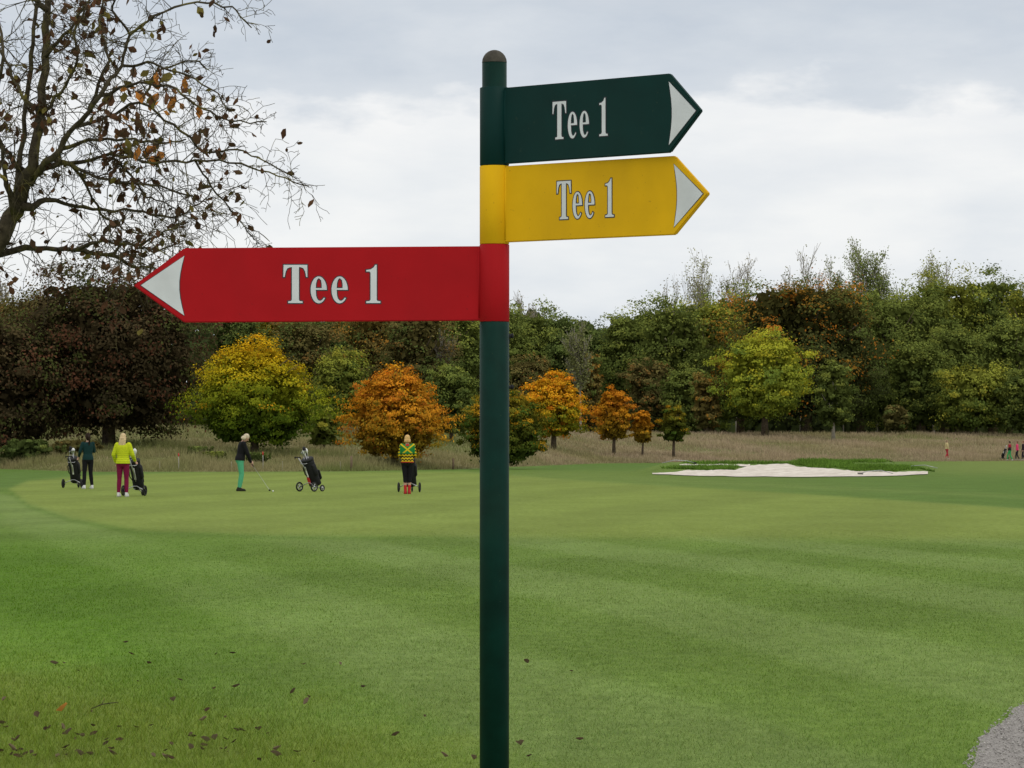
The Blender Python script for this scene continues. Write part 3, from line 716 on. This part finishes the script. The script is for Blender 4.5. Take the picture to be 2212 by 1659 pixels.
pxm=DT/F
for bi,b_ in enumerate(mains):
    dz0=0 if bi in(0,) else rg.uniform(-.5,.5)
    pts=[];rad=[]
    for i,(px,py,w) in enumerate(b_):
        f=min(1,i/3.); pts.append(N(px,py,dz0*f+ (rg.uniform(-.08,.08) if i else 0))); rad.append(max(w,2.4)*pxm*.5)
    P=[];Q=[]
    for i in range(len(pts)-1):
        for k in range(4):
            t=k/4; q=pts[i].lerp(pts[i+1],t); 
            j=rad[i]*(.35 if bi else .10)+.007
            if k: q=q+Vector((rg.uniform(-j,j),rg.uniform(-j,j),rg.uniform(-j,j)))
            P.append(q);Q.append((rad[i]*(1-t)+rad[i+1]*t)*rg.uniform(.92,1.12))
    P.append(pts[-1]);Q.append(rad[-1])
    MB().tube([p-off for p in P],Q,10 if bi<3 else 7).build('trunk' if bi==0 else 'branch',M_bark_near,nt_)
    for i in range(2,len(P)):
        px=P[i].x/P[i].y*F+CX
        if px<-90 or P[i].z<1.9: continue
        dirb=(P[i]-P[i-1]).normalized()
        for c_ in range(rg.choice((1,1,2,2)) if bi!=0 else 2):
            anchors.append((P[i-1].lerp(P[i],rg.random()),dirb,Q[i]))
leafpos=[]
def twig(p,d,L,r,lv):
    st=6 if lv==0 else 4; pts=[p.copy()]; rr=[r]; q=p.copy()
    for i in range(st):
        d=(d+Vector((rg.uniform(-1,1),rg.uniform(-1,1),rg.uniform(-1.25,.7)))*.32).normalized()
        q=q+d*L/st; pts.append(q.copy()); rr.append(max(r*(1-.7*(i+1)/st),.0010))
        if lv<2 and rg.random()<(.6 if lv==0 else .28):
            o=Vector((rg.uniform(-1,1),rg.uniform(-.7,.7),rg.uniform(-1,1))).normalized()
            twig(q.copy(),(d*.6+o*.9).normalized(),L*rg.uniform(.3,.6),max(rr[-1]*.75,.0011),lv+1)
        if rg.random()<.5: leafpos.append((q.copy(),d.copy()))
    tw.tube([a_-off for a_ in pts],rr,4,False)
for (p,d,r) in anchors:
    px=p.x/p.y*F+CX
    o=Vector((rg.uniform(-1,1)+.1,rg.uniform(-.8,.8),rg.uniform(-1,1)-.1)).normalized()
    L=rg.uniform(.08,.32)*(1.0 if px<400 else .5)
    twig(p,(d*.5+o).normalized(),L,min(r*.5,.0026),0)
tw.build('twigs',M_bark_near,nt_)
def leafmesh(P,U,Wd,Nn,col):
    b=P; l=P+U*.45+Wd+Nn*.8; r_=P+U*.45-Wd+Nn*.8; c_=P+U*.5-Nn*.15; t=P+U+Nn*1.2; l2=P+U*.8+Wd*.6+Nn*1.3
    r2=P+U*.8-Wd*.6+Nn*1.3
    V=np.stack([b,l,c_,r_,l2,t,r2],1).reshape(-1,3); tri=np.array([(0,1,2),(0,2,3),(1,4,2),(2,4,5),(2,5,6),(2,6,3)])
    n=len(P); Fa=(tri[None]+np.arange(n)[:,None,None]*7).reshape(-1,3)
    return V,Fa,np.repeat(col,7,0)
sel=[]
for (p,d) in leafpos:
    px=p.x/p.y*F+CX; py=HZ-(p.z-CAMH)/p.y*F
    sel.append((p,px,py,.12+1.8*float(vnoise(px/50.,py/50.,77))**2))
wts=np.array([s_[3]*(1.6 if 200<s_[1]<450 and s_[2]<420 else (.35 if s_[1]>470 else 1)) for s_ in sel]); kk=NR.choice(len(sel),min(800,len(sel)-1),replace=False,p=wts/wts.sum())
sel=[sel[i] for i in kk]
n=len(sel); print('near leaves',n,'of',len(leafpos))
P=np.array([tuple(s_[0]-off) for s_ in sel]); g=NR
U=g.normal(0,.6,(n,3))+np.array((0,0,-.8)); U/=np.linalg.norm(U,axis=1,keepdims=True); L=g.uniform(.020,.050,n)[:,None]
Wd=np.cross(U,g.normal(0,1,(n,3))); Wd/=np.linalg.norm(Wd,axis=1,keepdims=True); Nn=np.cross(U,Wd)
col=np.array([(.095,.055,.032)]*n); q=g.uniform(0,1,n); ppx=np.array([s_[1] for s_ in sel]); ppy=np.array([s_[2] for s_ in sel])
hot=((ppx-330)/100)**2+((ppy-240)/110)**2<1
col[q<.34]=(.16,.08,.045); col[(q<.14)]=(.17,.14,.04); col[hot&(q>.66)]=(.50,.20,.045); col[hot&(q>.5)&(q<.66)]=(.34,.17,.08)
L[hot]*=1.25
col=col*g.uniform(.6,1.4,(n,1))
V,Fa,cc=leafmesh(P,U*L,Wd*L*.34,Nn*L*g.uniform(.10,.55,(n,1)),col)
link('leaves',fastmesh('leaves',V,Fa,cc),M_leaf,nt_)

# fallen leaves
lm=[]
for k,cb in enumerate([(.065,.045,.03),(.12,.085,.055),(.19,.14,.095),(.085,.055,.035)]):
    V,Fa,cc=leafmesh(np.zeros((1,3)),np.array([[.05,0,.0]]),np.array([[0,.015+.003*k,0]]),np.array([[0,0,.010+.006*(k%3)]]),np.array([cb]))
    me=fastmesh('fallen_leaf',V,Fa,cc); me.materials.append(M_leaf); lm.append(me)
for i in range(100):
    if i<76: px=abs(rg.gauss(0,330)); py=1659-abs(rg.gauss(0,95)) 
    else: px=rg.uniform(100,1350); py=rg.uniform(1390,1655)
    if px>2000: continue
    p=hit(px,max(1385,py)); o=bpy.data.objects.new('fallen_leaf',lm[i%4]); C.objects.link(o)
    o.location=p+Vector((0,0,.018)); o.rotation_euler=(rg.uniform(-.4,.4),rg.uniform(-.4,.4),rg.uniform(0,6.28)); s_=rg.uniform(.35,1.05); o.scale=(s_,s_,s_)
    tag(o,'small curled brown fallen leaf lying on the grass under the tree','leaf','fallen leaves on the lawn')
V,Fa,cc=leafmesh(np.zeros((1,3)),np.array([[.060,0,.0]]),np.array([[0,.026,0]]),np.array([[0,0,.03]]),np.array([(.62,.27,.07)]))
o=link('fallen_leaf',fastmesh('orange_leaf',V,Fa,cc),M_leaf); p=hit(122,1552); o.location=p+Vector((0,0,.035)); tag(o,'bright orange fallen leaf at the lower left','leaf')
for (px,py) in ((780,1490),(265,1393),(512,1416),(1128,1613),(457,1608),(610,1638)):
    o=bpy.data.objects.new('fallen_leaf',lm[2 if px in(1128,457,610) else 0]); C.objects.link(o); o.location=hit(px,py)+Vector((0,0,.018)); o.rotation_euler=(.2,.2,rg.uniform(0,6)); tag(o,'single curled fallen leaf lying apart on the open lawn','leaf','stray leaves on the lawn')
p=hit(225,1540); e=empty('fallen_twig',p+Vector((0,0,.02)),.5,'small brown fallen twig on the grass at lower left','twig')
MB().tube([(-.07,0,0),(0,.02,.02),(.08,.0,.03)],[.003,.003,.002],6).tube([(0,.02,.02),(.03,.06,.05)],[.002,.0015],5).build('stick',M_bark_near,e)

# ------------------------------------------------------------ golf equipment
def make_trolley(loc,rz,label,baglabel,accent=None,nclub=6,clublabel='',covers=2,fat=1.0):
    t=empty('golf_trolley',loc,rz,label,'golf trolley')
    m=MB(); m.tube([(0,.30,.16),(0,-.02,.62),(0,-.36,1.0)],.016,8); m.tube([(-.29,0,.145),(-.05,.10,.26),(.05,.10,.26),(.29,0,.145)],.012,8); m.tube([(0,.28,.17),(0,.45,.13),(0,.62,.10)],.014,8)
    m.tube([(-.11,.24,.18),(.11,.24,.18)],.012,8); m.tube([(-.10,-.16,.82),(-.11,-.02,.86)],.01,6); m.tube([(.10,-.16,.82),(.11,-.02,.86)],.01,6); m.tube([(-.10,-.16,.82),(.10,-.16,.82)],.01,6)
    m.build('frame',M_steel,t)
    MB().tube([(-.12,-.36,.98),(-.11,-.39,1.02),(0,-.37,1.01),(.11,-.39,1.02),(.12,-.36,.98)],.017,8).build('handle',M_rubber,t)
    for (x,y,r,w) in ((-.31,0,.145,.024),(.31,0,.145,.024),(0,.64,.10,.020)):
        wm=MB().torus((x,y,r),r-w,w,(1,0,0),28,8).build('wheel',M_rubber,t)
        k=MB().tube([(x-.02,y,r),(x+.02,y,r)],.035,10)
        for q in range(5):
            a_=q*2*math.pi/5; k.tube([(x,y,r),(x,y+math.cos(a_)*(r-w),r+math.sin(a_)*(r-w))],.015,5)
        k.torus((x,y,r),r-w*1.8,.010,(1,0,0),24,5); k.build('rim',M_black if accent is None else M_steel,wm)
    Mw=Matrix.Translation(loc)@Matrix.Rotation(rz,4,'Z')
    b0=Vector((0,.36,.20)); ax=Vector((0,-.40,.86)).normalized(); 
    rot=ax.to_track_quat('Z','Y').to_matrix().to_4x4(); Mb=Mw@Matrix.Translation(b0)@rot
    b=empty('golf_bag',(0,0,0),0,baglabel,'golf bag'); b.matrix_world=Mb
    f=fat
    MB().loft([(0,0,0,.115*f,.10*f),(0,0,.02,.125*f,.11*f),(0,0,.35,.12*f,.105*f),(0,0,.75,.125*f,.11*f),(0,0,.80,.12*f,.105*f)],20).build('bag_body',M_black,b)
    MB().loft([(0,0,.80,.128*f,.113*f),(0,0,.845,.13*f,.115*f),(0,0,.86,.12*f,.105*f)],20).build('collar',M_rubber,b)
    MB().loft([(.0,.10*f,.10,.085*f,.04),(0,.115*f,.14,.10*f,.06),(0,.115*f,.38,.10*f,.06),(0,.10*f,.42,.085*f,.04)],16).build('pocket',M_black,b)
    MB().loft([(.11*f,.0,.30,.03,.07),(.12*f,0,.33,.045,.08),(.12*f,0,.64,.045,.08),(.11*f,0,.68,.03,.07)],14).build('side_pocket',M_black,b)
    MB().box((0,-.112*f,.5),(.05,.006,.34)).box((-.119*f,0,.55),(.006,.06,.2)).build('trim',M_white,b,False)
    if accent:
        MB().box((-.122*f,-.0,.28),(.02,.10,.24)).box((0,-.125*f,.22),(.10,.02,.2)).build('side_panel',accent,b,False)
    MB().tube([(-.10,-.08,.72),(-.16,-.12,.6),(-.16,-.12,.4),(-.10,-.08,.25)],.014,6).build('strap',M_rubber,b)
    for k in range(nclub):
        a_=k*2.4; rr_=.03+.06*((k*37)%10)/10; lx,ly=math.cos(a_)*rr_,math.sin(a_)*rr_
        ln=1.02+.07*((k*53)%7)/7
        c_=empty('golf_club',(0,0,0),0,clublabel,'golf club','clubs in one bag: '+clublabel); c_.matrix_world=Mb@Matrix.Translation((lx,ly,.03))@Matrix.Rotation(k*1.3,4,'Z')@Matrix.Rotation(.03*((k%3)-1),4,'X')
        if k<covers:
            MB().tube([(0,0,0),(0,0,ln)],.007,6).build('shaft',M_steel,c_)
            mm=MB().loft([(0,0,ln-.14,.02,.02),(0,0,ln-.05,.03,.03),(.01,0,ln+.0,.05,.045),(.02,0,ln+.07,.055,.05),(.02,0,ln+.12,.03,.03)],12); mm.build('head_cover',M_white if k%2==0 else M_black,c_)
        else:
            MB().tube([(0,0,0),(0,0,ln-.08)],.0065,6).build('shaft',M_steel,c_)
            MB().tube([(0,0,ln-.09),(.005,0,ln-.03)],.008,6).loft([(.0,0,ln-.04,.012,.01),(.03,0,ln-.02,.036,.010),(.04,0,ln+.02,.04,.009),(.035,0,ln+.035,.02,.007)],12).build('club_head',M_steel,c_)
    return t

# ------------------------------------------------------------ people
SK=(.50,.30,.22)
M_lip=plain('lip',(.35,.10,.09),.5)
def person(loc,rz,label,sc=1.0,lean=0,headtilt=0,arms=None,legs=None,top=None,bottom=None,shoe=(.02,.02,.02),hair='short',hairc=(.42,.30,.15),vox=.009,puff=.022,lower='trousers',socks=None,topname='jacket'):
    e=empty('person',loc,rz,label,'person'); e.scale=(sc,)*3
    Lm=Matrix.Translation((0,0,.90))@Matrix.Rotation(-lean,4,'X')@Matrix.Translation((0,0,-.90))
    def U(v): return Lm@Vector(v)
    def xf(mb,i0):
        for i in range(i0,len(mb.v)):
            t=min(1,max(0,(mb.v[i].z-.82)/.16)); mb.v[i]=mb.v[i].lerp(U(mb.v[i]),t)
    hips=[Vector((-.085,0,.88)),Vector((.085,0,.88))]
    legs=legs or [((-.10,.01,.48),(-.11,-.03,.085)),((.10,.01,.48),(.11,-.03,.085))]
    shs=[U((-.155,0,1.375)),U((.155,0,1.375))]
    arms=arms or [((-.24,-.02,1.12),(-.25,.06,.88)),((.24,-.02,1.12),(.25,.06,.88))]
    tor=[(0,0,.80,.13,.09),(0,-.01,.88,.165,.115),(0,-.01,.95,.160,.112),(0,0,1.06,.128,.092),(0,0,1.2,.145,.10),(0,0,1.31,.160,.10),(0,0,1.385,.130,.08),(0,.0,1.43,.06,.055)]
    m=MB(); i0=0; m.loft(tor); m.capsule((0,0,1.40),.052,(0,.012,1.50),.048); xf(m,i0)
    hc=Vector((0,.02,1.575)); Hm=Lm@Matrix.Translation((0,0,1.47))@Matrix.Rotation(-headtilt,4,'X')@Matrix.Translation((0,0,-1.47))
    i0=len(m.v); m.ell(hc,.072,.090,.108); m.ell(hc+Vector((0,.030,-.055)),.052,.052,.052); m.capsule(hc+Vector((0,.088,.005)),.008,hc+Vector((0,.104,-.028)),.012,8)
    for s_ in (-1,1): m.ell(hc+Vector((s_*.073,-.005,-.01)),.012,.020,.030,8,6)
    for i in range(i0,len(m.v)): m.v[i]=Hm@m.v[i]
    for k in (0,1):
        kn,an=[Vector(v) for v in legs[k]]
        m.capsule(hips[k],.085,kn,.052); m.capsule(kn,.052,kn.lerp(an,.35),.054); m.capsule(kn.lerp(an,.35),.054,an,.034); m.capsule(an,.036,an+Vector((0,.13,-.05)),.03)
        el,wr=[Vector(v) for v in arms[k]]
        m.capsule(shs[k],.052,el,.038); m.capsule(el,.038,wr,.025)
        hd=(wr-el).normalized(); cu=Vector((0,1,0)); cu=(cu-hd*cu.dot(hd)); cu=cu.normalized() if cu.length>.2 else Vector((1,0,0)); sv=hd.cross(cu).normalized()*(1 if k else -1)
        ps=cu
        for i in range(4):
            o=(i-1.5)*.021; fb_=wr+hd*.075+ps*(-o); Lf=(.9,1.0,1.05,.85)[i]
            m.capsule(wr+hd*.01+ps*(-o*.6),.016,fb_,.0125,8)
            md=fb_+hd*.032*Lf+sv*.010; m.capsule(fb_,.0105,md,.0098,8); m.capsule(md,.0098,md+(hd*.6+sv*.8).normalized()*.036*Lf,.0085,8)
        m.capsule(wr+hd*.02+ps*.02,.014,wr+hd*.055+ps*.045+sv*.01,.011,8); m.capsule(wr+hd*.055+ps*.045+sv*.01,.011,wr+hd*.085+ps*.05+sv*.02,.0095,8)
    me=remeshed(m,'body',vox,3); setcol(me,np.tile(np.array(SK),(len(me.vertices),1))); link('body',me,M_skin,e)
    for s_ in (-1,1): MB().ell(Hm@(hc+Vector((s_*.028,.080,.008))),.011,.008,.007,8,6).build('eye',M_black,e)
    mo=MB(); mo.ell(Hm@(hc+Vector((0,.080,-.052))),.022,.006,.006,8,6); mo.build('mouth',M_lip,e)
    m=MB(); m.loft([(a_,b_,c_,d_+puff,f_+puff) for a_,b_,c_,d_,f_ in tor[1:7]]+[(0,0,1.425,.075,.07)]); xf(m,0)
    for k in (0,1):
        el,wr=[Vector(v) for v in arms[k]]; m.capsule(shs[k],.055+puff*.7,el,.043+puff*.6); m.capsule(el,.043+puff*.6,wr-(wr-el)*.06,.032+puff*.4)
    me=remeshed(m,topname,vox,4); V=verts(me); Vi=V.copy()
    if lean:
        Li=np.array(Lm.inverted()); Vi=(np.c_[V,np.ones(len(V))]@Li.T)[:,:3]
    setcol(me,top(Vi)); link(topname,me,M_cloth,e)
    m=MB(); m.loft([(a_,b_,c_,d_+.012,f_+.012) for a_,b_,c_,d_,f_ in tor[0:3]]+[(0,0,.99,.15,.108)]); xf(m,0)
    for k in (0,1):
        kn,an=[Vector(v) for v in legs[k]]
        en=an if not socks else kn.lerp(an,.55)
        m.capsule(hips[k],.096,kn,.062); m.capsule(kn,.062,kn.lerp(en,.4),.062); m.capsule(kn.lerp(en,.4),.062,en+Vector((0,0,.03)),.047)
    me=remeshed(m,lower,vox,4); setcol(me,bottom(verts(me))); link(lower,me,M_cloth,e)
    for k in (0,1):
        kn,an=[Vector(v) for v in legs[k]]
        if socks:
            s_=MB(); s_.capsule(kn.lerp(an,.6),.048,an,.040); s_.capsule(an,.040,an+Vector((0,.03,-.03)),.038); me=s_.mesh('sock'); setcol(me,np.tile(np.array(socks),(len(me.vertices),1))); link('sock',me,M_cloth,e)
        s_=MB(); s_.loft([(an.x,an.y+.045,an.z-.085,.046,.125),(an.x,an.y+.045,an.z-.06,.05,.132),(an.x,an.y+.035,an.z-.025,.045,.115),(an.x,an.y+.0,an.z+.005,.042,.06),(an.x,an.y-.01,an.z+.03,.04,.045)],16)
        me=s_.mesh('shoe'); setcol(me,np.tile(np.array(shoe),(len(me.vertices),1))); link('shoe',me,M_cloth,e)
    m=MB(); m.ell(hc+Vector((0,-.018,.022)),.084,.092,.104); 
    m.ell(hc+Vector((0,-.045,-.02)),.078,.060,.085)
    if hair=='long':
        m.loft([(0,-.055,1.27,.03,.02),(.01,-.075,1.32,.075,.035),(-.01,-.075,1.42,.095,.045),(0,-.06,1.50,.095,.06),(0,-.04,1.58,.085,.07)])
        for q in range(7): m.capsule(((q-3)*.024,-.085,1.44),.02,((q-3)*.03+.01*((q*7)%3-1),-.08,1.27-.02*((q*5)%3)),.012)
    if hair=='pony':
        m.capsule((0,-.10,1.60),.03,(0,-.145,1.57),.032); m.capsule((0,-.145,1.57),.034,(.01,-.13,1.42),.03); m.capsule((.01,-.13,1.42),.03,(0,-.11,1.32),.012)
    if hair=='bob':
        m.loft([(0,-.03,1.47,.075,.055),(0,-.03,1.50,.095,.075),(0,-.02,1.56,.092,.085)])
    for i in range(len(m.v)): m.v[i]=Hm@m.v[i]
    me=remeshed(m,'hair',max(.007,vox),2); V=verts(me); nn=np.array([mnoise.noise(Vector((v[0]*60,v[1]*60,v[2]*14))) for v in V]); setcol(me,np.array(hairc)*(1+.45*nn)[:,None]); link('hair',me,M_cloth,e)
    return e
def solid(c): 
    c=np.array(c); return lambda V: np.tile(c,(len(V),1))
def quilt(V):
    s_=np.abs(np.sin(V[:,2]*math.pi/.052)); return np.array((.54,.62,.02))*(.45+.6*np.clip(s_*2.2,0,1))[:,None]
def rasta(V):
    x,y,z=V.T; c=np.tile(np.array((.02,.22,.05)),(len(V),1)); yel=np.array((.68,.50,.01)); blk=np.array((.012,.012,.012))
    cross=(np.abs(np.abs(x)*1.15-np.abs(z-1.27)*1.4)<.036)&(z>1.17); c[cross]=yel
    lowr=z<1.15; c[lowr]=blk
    zig=np.mod(z+np.abs(np.mod(x,.09)-.045)*.9,.085)<.038; c[lowr&zig]=yel
    c[(np.abs(x)>.215)&(z>1.2)]=blk*1; c[(np.abs(x)>.215)&(np.mod(z,.09)<.045)]=yel
    c[(z<.93)&(z>.90)&(np.abs(x)<.2)]=(.4,.03,.02)
    c[(np.abs(x)<.05)&(z>1.37)]=(.45,.03,.02)
    return c
g1=hit(190,1056)
person(g1,R(25),'person in dark teal top with dark ponytail beside the leftmost trolley',1.035,arms=[((-.24,.02,1.13),(-.22,.20,.98)),((.22,.06,1.14),(.10,.24,1.16))],
 legs=[((-.10,.02,.48),(-.12,-.02,.085)),((.10,.03,.48),(.14,.02,.085))],top=solid((.008,.034,.034)),bottom=solid((.010,.010,.012)),shoe=(.65,.65,.65),hair='pony',hairc=(.025,.015,.01),puff=.014,topname='sweater')
g2=hit(266,1073)
person(g2,R(-8),'person in quilted lime yellow jacket and maroon trousers with long blond hair',1.0,arms=[((-.25,-.02,1.12),(-.235,.12,.93)),((.25,.02,1.12),(.27,.22,.96))],
 legs=[((-.10,.01,.48),(-.115,-.02,.085)),((.09,.02,.48),(.10,-.01,.085))],top=quilt,bottom=solid((.19,.010,.05)),shoe=(.62,.62,.6),hair='long',hairc=(.60,.46,.27),puff=.034)
g3=hit(519,1061)
person(g3,R(-80),'person in black top and mint green trousers bending over the ball to play',1.04,lean=R(9),headtilt=R(30),
 arms=[((-.15,.20,1.10),(-.03,.30,.88)),((.15,.20,1.08),(.03,.30,.83))],
 legs=[((-.11,.04,.48),(-.12,-.02,.085)),((.11,.04,.48),(.12,-.02,.085))],top=solid((.011,.011,.013)),bottom=solid((.09,.40,.22)),shoe=(.03,.03,.02),hair='bob',hairc=(.60,.52,.38),puff=.030)
g5=hit(880,1067)
person(g5,R(3),'person in green, yellow and black patterned sweater with red socks, standing behind a trolley',.985,arms=[((-.215,.03,1.12),(-.13,.26,1.02)),((.215,.03,1.12),(.13,.26,1.02))],
 legs=[((-.065,.01,.48),(-.055,-.02,.085)),((.065,.01,.48),(.055,-.02,.085))],top=rasta,bottom=solid((.010,.010,.012)),shoe=(.42,.03,.03),socks=(.48,.03,.03),hair='bob',hairc=(.62,.40,.17),puff=.028,topname='sweater')
f1=hit(2045,992)
person(f1,R(-70),'distant person in pale yellow top and red trousers walking alone near the right edge',1.0,legs=[((-.09,.12,.49),(-.10,.20,.085)),((.09,.0,.48),(.10,-.22,.085))],top=solid((.60,.50,.26)),bottom=solid((.40,.03,.05)),shoe=(.5,.5,.5),hair='bob',hairc=(.30,.22,.14),vox=.018,topname='shirt')
f2=hit(2181,995)
person(f2,R(60),'distant person in dark red top and bright green trousers beside a trolley',1.0,legs=[((-.09,.14,.49),(-.10,.18,.085)),((.09,.0,.48),(.10,-.20,.085))],top=lambda V: np.where((V[:,2]>1.15)[:,None],np.array((.30,.02,.04)),np.array((.02,.02,.02))),bottom=solid((.04,.38,.12)),shoe=(.5,.5,.5),hair='short',hairc=(.03,.02,.015),vox=.018,topname='shirt')
f3=hit(2197,994)
person(f3,R(80),'distant person in bright pink top and dark trousers at the right edge',.98,legs=[((-.09,.10,.49),(-.10,.12,.085)),((.09,.0,.48),(.10,-.16,.085))],top=solid((.70,.06,.18)),bottom=solid((.02,.02,.03)),shoe=(.3,.3,.3),hair='short',hairc=(.15,.08,.04),vox=.018,topname='shirt')
f4=hit(2210,994)
person(f4,R(95),'distant person in dark clothes half cut off by the right edge',1.0,legs=[((-.09,.10,.49),(-.10,.12,.085)),((.09,.0,.48),(.10,-.16,.085))],top=solid((.03,.02,.03)),bottom=solid((.02,.02,.03)),shoe=(.3,.3,.3),hair='short',hairc=(.2,.10,.05),vox=.018)

make_trolley(hit(157,1054),R(-10),'black golf trolley at far left beside the person in teal','black golf bag with a white club cover on the leftmost trolley',None,6,'golf club standing in the leftmost bag',2,1.35)
make_trolley(hit(290,1071),R(-15),'golf trolley held by the person in the yellow jacket','black golf bag on the trolley beside the maroon trousers',None,5,'golf club standing in the bag beside the yellow jacket',2,1.25)
make_trolley(hit(663,1062),R(-42),'golf trolley standing alone on the green between two golfers','black golf bag with red and white panels on the lone trolley',M_redp,9,'golf club standing in the bag of the lone trolley',4,1.6)
make_trolley(hit(884,1063),R(-6),'golf trolley in front of the person in the patterned sweater','black golf bag half hidden by the patterned sweater',None,5,'golf club standing in the bag in front of the patterned sweater',1,1.4)
make_trolley(hit(2172,994),R(40),'tiny distant golf trolley near the right edge','distant dark golf bag on the trolley near the right edge',None,4,'golf club standing in the distant bag at the right edge',1)
bp=hit(590,1062.5)
o=MB().ell((0,0,.0),.0245,.0245,.0245,16,10).build('golf_ball',M_white); o.location=bp+Vector((0,0,.024)); tag(o,'white golf ball lying on the green in front of the bending golfer','ball')
hp=g3+Matrix.Rotation(R(-80),3,'Z')@(Vector((0,.335,.78))*1.04); dn=(bp+Vector((-.10,0,.05)))-hp
e=empty('golf_club',hp,0,'golf club held by the bending golfer, its head beside the ball','golf club')
gdir=dn.normalized()
MB().tube([-gdir*.12,gdir*.18],.013,8).build('grip',M_rubber,e); MB().tube([gdir*.18,dn-gdir*.03],.004,6).build('shaft',M_steel,e); MB().ell(dn,.035,.055,.025).build('club_head',M_black,e)

# ------------------------------------------------------------ world, sun, camera
w=bpy.data.worlds.new('World'); bpy.context.scene.world=w; w.use_nodes=True; nt=w.node_tree; nt.nodes.clear()
out=nt.nodes.new('ShaderNodeOutputWorld'); bg=nt.nodes.new('ShaderNodeBackground'); bg.inputs[1].default_value=.1; nt.links.new(bg.outputs[0],out.inputs[0])
sky=nt.nodes.new('ShaderNodeTexSky'); sky.sky_type='NISHITA'; sky.sun_disc=False; sky.sun_elevation=R(48); sky.sun_rotation=R(140)
tc=nt.nodes.new('ShaderNodeTexCoord'); 
def nz(scale,st,det=6,rough=.55):
    mp=nt.nodes.new('ShaderNodeMapping'); mp.inputs['Scale'].default_value=st; nt.links.new(tc.outputs['Generated'],mp.inputs[0])
    n=nt.nodes.new('ShaderNodeTexNoise'); n.inputs['Scale'].default_value=scale; n.inputs['Detail'].default_value=det; n.inputs['Roughness'].default_value=rough; nt.links.new(mp.outputs[0],n.inputs['Vector']); return n
sx=nt.nodes.new('ShaderNodeSeparateXYZ'); nt.links.new(tc.outputs['Generated'],sx.inputs[0])
def mth(op,a,b_):
    m=nt.nodes.new('ShaderNodeMath'); m.operation=op
    for i,v in enumerate((a,b_)):
        if hasattr(v,'is_linked'): nt.links.new(v,m.inputs[i])
        else: m.inputs[i].default_value=v
    return m.outputs[0]
n1=nz(9,(1,1,3.0)); n2=nz(26,(1,1,2.4))
zc=mth('ADD',mth('MULTIPLY',sx.outputs[2],4.0),mth('MULTIPLY',mth('SUBTRACT',n1.outputs[0],.5),.26))
zc=mth('ADD',zc,mth('MULTIPLY',mth('SUBTRACT',n2.outputs[0],.5),.16))
k=10.
def cc_(r,g_,b_): return (r*k,g_*k,b_*k)
rp=ramp(nt,zc,[(0,cc_(.86,.88,.90)),(.12,cc_(.76,.80,.845)),(.20,cc_(.82,.85,.88)),(.29,cc_(.89,.905,.915)),(.41,cc_(.92,.925,.93)),(.445,cc_(.71,.75,.80)),(.52,cc_(.63,.68,.745)),(.60,cc_(.69,.72,.765)),(.8,cc_(.82,.82,.82)),(1,cc_(.98,.965,.94))])
n3=nz(12,(1,1,3.4),6); r3=ramp(nt,n3.outputs[0],[(.36,(.90,.92,.945)),(.62,(1.03,1.025,1.015))])
cl=mix(nt,rp.outputs[0],r3.outputs[0],1,'MULTIPLY')
fin=mix(nt,sky.outputs[0],cl,.96)
nt.links.new(fin,bg.inputs[0])
L=bpy.data.lights.new('sun','SUN'); L.energy=.65; L.angle=R(16); L.color=(1,.95,.86); lo=bpy.data.objects.new('sun',L); C.objects.link(lo)
lo.rotation_euler=Vector((.45,-.60,.95)).to_track_quat('Z','Y').to_euler()
cam=bpy.data.cameras.new('camera'); co=bpy.data.objects.new('camera',cam); C.objects.link(co); co.location=(0,0,CAMH)
co.rotation_euler=(R(90)+math.atan((HZ-829.5)/F),0,0); cam.sensor_width=36; cam.lens=36*F/2212; cam.clip_start=.1; cam.clip_end=6000
bpy.context.scene.camera=co
sc=bpy.context.scene; sc.view_settings.view_transform='Standard'; sc.view_settings.look='None'; sc.view_settings.exposure=0
